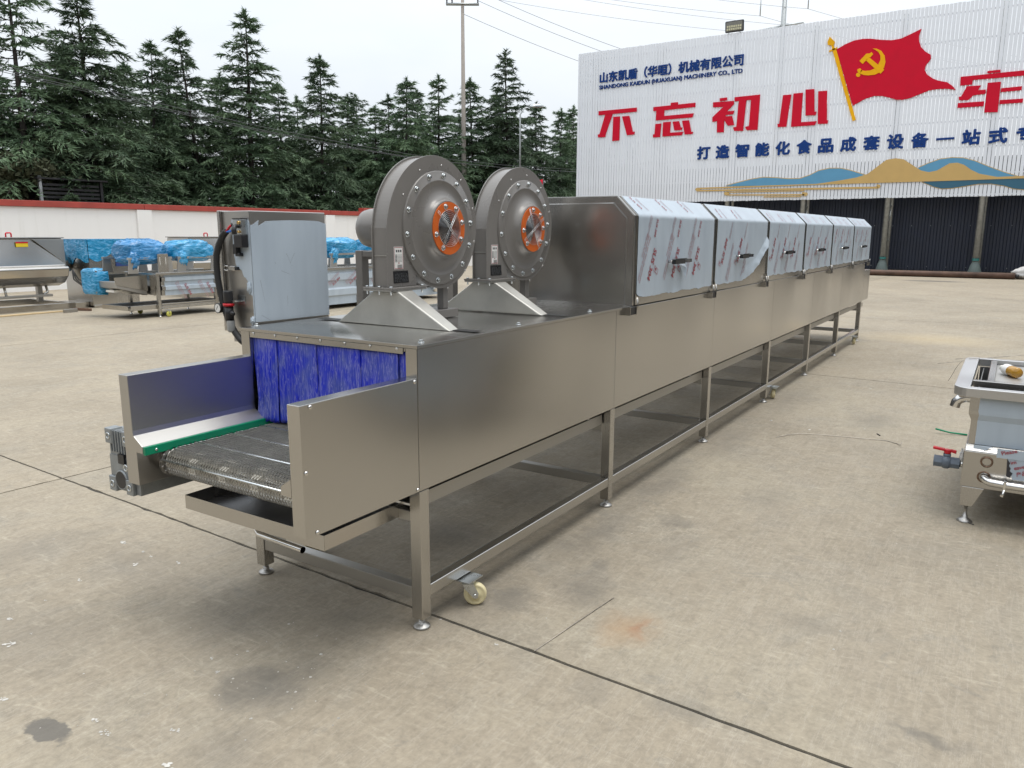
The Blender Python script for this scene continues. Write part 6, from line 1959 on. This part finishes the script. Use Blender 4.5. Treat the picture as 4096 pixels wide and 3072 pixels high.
T_(MB().prism([(-1.950, 0.402), (-1.966, 0.380), (-1.961, 0.365), (-1.972, 0.35), (-1.966, 0.335), (-1.983, 0.325), (-1.972, 0.298), (-1.955, 0.305)], 'x', TX0 - 0.029, TX0 - 0.0258), 'torn_edge', 'ink_black', parent=base)
for txt_, y_, z_, s_ in (('Please', -1.923, 0.418, 0.030), ('im', -1.970, 0.374, 0.028), ('eave', -1.988, 0.346, 0.028), ('产品', -2.002, 0.312, 0.026)):
    me = text_mesh('film_print', txt_, 'ink_red', s_, 0.0006)
    o = bpy.data.objects.new('film_print', me); COL.objects.link(o)
    o.parent = base
    a_ = R(20)
    xx = TX0 - 0.031 if z_ < 0.41 else TX0 - 0.030
    o.matrix_basis = frame_mat((xx, y_, z_), (0, -math.cos(a_), math.sin(a_)), (0, math.sin(a_), math.cos(a_)), (-1, 0, 0))
T_(MB().prism([(-1.9, 0.402), (-2.9, 0.402), (-2.9, 0.46), (-1.9, 0.452)], 'x', TX0 - 0.029, TX0 - 0.0262), 'film_flap', 'film', parent=base)
# tapered leg with levelling foot
for (lx, ly, sg) in ((TX0 - 0.02, TY0, 1), (TX1 - 0.07, TY0, 1), (TX0 - 0.02, TY1 + 0.125, 1), (TX1 - 0.07, TY1 + 0.125, 1)):
    lg = T_(MB().prism([(ly - 0.006, 0.2115), (ly - 0.118, 0.2115), (ly - 0.070, 0.098), (ly - 0.008, 0.098)], 'x', lx, lx + 0.06), 'leg', 'steel_v', 0.003)
    T_(MB().lathe([(0.0, 0.0), (0.040, 0.0), (0.041, 0.004), (0.030, 0.014), (0.014, 0.024), (0.014, 0.036), (0.009, 0.037), (0.009, 0.09), (0.014, 0.09), (0.014, 0.098)], (lx + 0.03, ly - 0.040, 0.0), n=24), 'levelling_foot', 'steel_dull', parent=lg)
# overflow elbow
ex = 2.72
T_(MB().tube([(ex, TY0 + 0.0, 0.690), (ex, TY0 + 0.025, 0.690), (ex, TY0 + 0.052, 0.680), (ex, TY0 + 0.070, 0.660), (ex, TY0 + 0.076, 0.632)], 0.027, 18, cap=False), 'overflow_elbow', 'chrome', fix=False)
# ball valve
vx, vz = 2.72, 0.300
vb = T_(MB().lathe([(0.0, 0.0), (0.034, 0.0), (0.034, 0.004)], (vx, TY0 + 0.150, vz), (0, -1, 0), 20).cyl((vx, TY0 + 0.150, vz), (vx, TY0 + 0.108, vz), 0.034, n=8, smooth=False).cyl((vx, TY0 + 0.062, vz), (vx, TY0 + 0.018, vz), 0.033, n=8, smooth=False).lathe([(0.030, 0.0), (0.038, 0.010), (0.040, 0.024), (0.038, 0.038), (0.030, 0.048)], (vx, TY0 + 0.110, vz), (0, -1, 0), 24).cyl((vx, TY0 + 0.085, vz + 0.03), (vx, TY0 + 0.085, vz + 0.050), 0.020, n=16), 'ball_valve', 'pvc')
T_(MB().cyl((vx, TY0 + 0.085, vz + 0.0505), (vx, TY0 + 0.085, vz + 0.076), 0.019, n=12).prism([(TY0 + 0.160, vz + 0.070), (TY0 + 0.100, vz + 0.064), (TY0 + 0.100, vz + 0.078), (TY0 + 0.160, vz + 0.084)], 'x', vx - 0.014, vx + 0.014).prism([(TY0 + 0.070, vz + 0.062), (TY0 + 0.040, vz + 0.056), (TY0 + 0.040, vz + 0.074), (TY0 + 0.070, vz + 0.078)], 'x', vx - 0.011, vx + 0.011), 'valve_handle', 'red', 0.003, vb)
T_(MB().cyl((vx, TY0 + 0.0175, vz), (vx, TY0 - 0.002, vz), 0.020, n=14), 'nipple', 'chrome', parent=vb)
T_(lump((vx, TY0 + 0.012, vz + 0.04), (0.02, 0.012, 0.05), 6.1, 0.6, 16, 12), 'tape_scrap', 'sack', parent=vb)

# bottle lying on the tank
bt = Vector(at(3600 + 1690 * 0.24113, 1350 + 500 * 0.24113, 'z', 0.775))
be = Vector(at(3600 + 2060 * 0.24113, 1350 + 640 * 0.24113, 'z', 0.772))
dv_ = (be - bt); dv_.z = 0; dv_.normalize()
bt.z = 0.776
bot = thing('drink_bottle', 'clear plastic bottle with white cap and amber liquid lying on the tank tray', 'bottle', tuple(bt))
def BO(mb, n_, mat, fix=False):
    o = mb.build(n_, mat, None, 0, 2, fix); setparent(o, bot); return o
glassy = plain('clear_plastic', (0.62, 0.60, 0.52), 0.12, 0.0, 0.08, 30)
amber = plain('amber_drink', (0.42, 0.22, 0.03), 0.10, 0.0, 0.15, 40)
BO(MB().lathe([(0.0, 0.0), (0.016, 0.0), (0.0165, 0.016), (0.014, 0.018)], bt, dv_, 20), 'cap', 'white_plastic')
BO(MB().lathe([(0.0145, 0.018), (0.017, 0.022), (0.020, 0.034)], bt, dv_, 20), 'collar', 'green')
BO(MB().lathe([(0.020, 0.034), (0.0305, 0.062), (0.032, 0.070)], bt, dv_, 24), 'shoulder', glassy)
BO(MB().lathe([(0.0322, 0.055), (0.0330, 0.075), (0.0330, 0.118), (0.0325, 0.120)], bt, dv_, 24), 'wrapper', 'paper')
BO(MB().lathe([(0.032, 0.118), (0.031, 0.135), (0.0325, 0.15), (0.031, 0.165), (0.0325, 0.19), (0.028, 0.205), (0.0, 0.206)], bt, dv_, 24), 'body', amber)
gl = MB()
sdv = dv_.cross(Vector((0, 0, 1))).normalized()
for k in range(5):
    c = bt + dv_ * (0.066 + 0.011 * k) + Vector((0, 0, 0.0312)) - sdv * (0.006 * (k % 2) - 0.006)
    gl.add([c - dv_ * 0.004 - sdv * 0.004, c + dv_ * 0.003 - sdv * 0.005, c + dv_ * 0.005 + sdv * 0.004, c - dv_ * 0.003 + sdv * 0.005], [(0, 1, 2, 3)])
BO(gl, 'wrapper_print', 'green')

# loose wires lying across the tank rim
for (pts, lab) in [
    ([(3750, 1454), (3830, 1447), (3900, 1436), (3950, 1431), (4030, 1425), (4100, 1420)], 'thin wire lying across the tank rim with its long end over the yard'),
    ([(3792, 1524), (3805, 1505), (3825, 1470), (3845, 1446), (3880, 1436), (3940, 1432), (4040, 1425)], 'thin wire on the tank rim bent down over its corner'),
    ([(3822, 1436), (3880, 1431), (3960, 1433), (4030, 1440), (4100, 1444)], 'thin straight wire lying along the far tank rim'),
]:
    P3 = []
    for i, (u, v) in enumerate(pts):
        p = at(u, v, 'x', 3.72) if u < 3900 else at(u, v, 'x', 3.76)
        P3.append((p[0] + 0.0, p[1], max(p[2], 0.776) if u > 3850 else p[2]))
    o = MB().tube(P3, 0.0016, 5).build('loose_wire', 'wire')
    tag(o, lab, 'wire', 'loose wires on the tank')

# ================================================================== SMALL THINGS ON THE GROUND
def ground_wire(pts, r, name, mat, lab, cat, group=None):
    P3 = [tuple(Vector(at(u, v, 'z', 0)) + Vector((0, 0, r + 0.0005 + dz))) for u, v, dz in pts]
    o = MB().tube(P3, r, 6).build(name, mat)
    return tag(o, lab, cat, group)
ground_wire([(2455, 2393, 0), (2300, 2497, 0.002), (2137, 2607, 0)], 0.0018, 'welding_rod', 'wire', 'thin straight rod lying on the concrete beside the rust stain', 'rod')
ground_wire([(3106, 1750, 0), (3150, 1742, 0.004), (3195, 1738, 0.006), (3270, 1740, 0.003), (3372, 1748, 0), (3470, 1758, 0.003), (3545, 1764, 0), (3590, 1777, 0), (3602, 1786, 0.01), (3605, 1780, 0.02)], 0.0026, 'bent_wire', 'wire', 'long gently bent wire with a hooked end on open concrete', 'wire')
ground_wire([(3740, 1733, 0.03), (3800, 1738, 0.008), (3868, 1743, 0.0)], 0.0075, 'plastic_strip', 'green', 'short green plastic strip on the concrete beside the small tank', 'strip')
ground_wire([(3845, 2083, 0), (3895, 2101, 0)], 0.003, 'short_rod', 'ink_black', 'short dark rod under the foot of the small tank', 'rod')
ground_wire([(3508, 1737, 0), (3520, 1744, 0)], 0.004, 'wire_scrap', 'rubber', 'tiny dark scrap next to the long bent wire', 'scrap')

deb = MB()
dr = random.Random(5)
for i in range(230):
    if i < 120:
        x, y_ = dr.uniform(-1.6, 4.5), dr.uniform(-2.2, 4.5)
    elif i < 170:
        x, y_ = dr.gauss(-0.62, 0.25), dr.gauss(0.25, 0.25)
    else:
        x, y_ = dr.uniform(2, 20), dr.uniform(-3, 8)
    s_ = dr.choice([0.002, 0.003, 0.003, 0.004, 0.006]) * (1 if x < 4 else 2.2)
    hgt_ = s_ * dr.uniform(0.4, 0.9)
    k = dr.randint(4, 6)
    a0 = dr.uniform(0, 6)
    ring = [(x + s_ * dr.uniform(0.7, 1.3) * math.cos(a0 + 2 * PI * q / k), y_ + s_ * dr.uniform(0.7, 1.3) * math.sin(a0 + 2 * PI * q / k), 0.0005) for q in range(k)]
    deb.add(ring + [(x, y_, hgt_)], [(q, (q + 1) % k, k) for q in range(k)])
o = deb.build('grit', plain('pale_grit', (0.42, 0.40, 0.36), 0.8, 0, 0.5, 2.0), fix=False)
tag(o, 'scattered pale grit and crumbs on the concrete', 'grit', kind='stuff')
# flakes of dried white paint
fk = MB()
for (u, v, s_) in [(490, 2170, 0.028), (570, 2208, 0.018), (605, 2228, 0.016), (540, 2258, 0.026), (715, 2252, 0.025), (315, 2322, 0.022), (180, 2402, 0.010), (35, 2478, 0.028), (40, 2575, 0.032), (125, 2535, 0.012), (15, 2800, 0.028), (425, 2932, 0.026), (385, 2882, 0.018), (700, 2925, 0.022), (845, 2632, 0.016), (870, 2690, 0.016), (1150, 2770, 0.010), (665, 3065, 0.03), (1985, 2580, 0.018), (815, 2140, 0.010)]:
    g0 = at(u, v, 'z', 0)
    for q in range(14):
        a0, rr2 = dr.uniform(0, 6.28), s_ * dr.uniform(0.0, 1.0)
        cxx, cyy = g0[0] + rr2 * math.cos(a0) * 0.6, g0[1] + rr2 * math.sin(a0) * 0.9
        rs = s_ * dr.choice([0.05, 0.08, 0.10, 0.16, 0.24])
        fk.add([(cxx + rs * dr.uniform(0.6, 1.3) * math.cos(t_ * PI / 3.5), cyy + rs * dr.uniform(0.6, 1.3) * math.sin(t_ * PI / 3.5), 0.0012 + 0.00003 * q) for t_ in range(7)], [tuple(range(7))])
o = fk.build('paint_flakes', plain('dried_white_paint', (0.52, 0.50, 0.46), 0.8, 0, 0.25, 30), fix=False)
tag(o, 'flakes of dried white paint on the concrete', 'paint', kind='stuff')
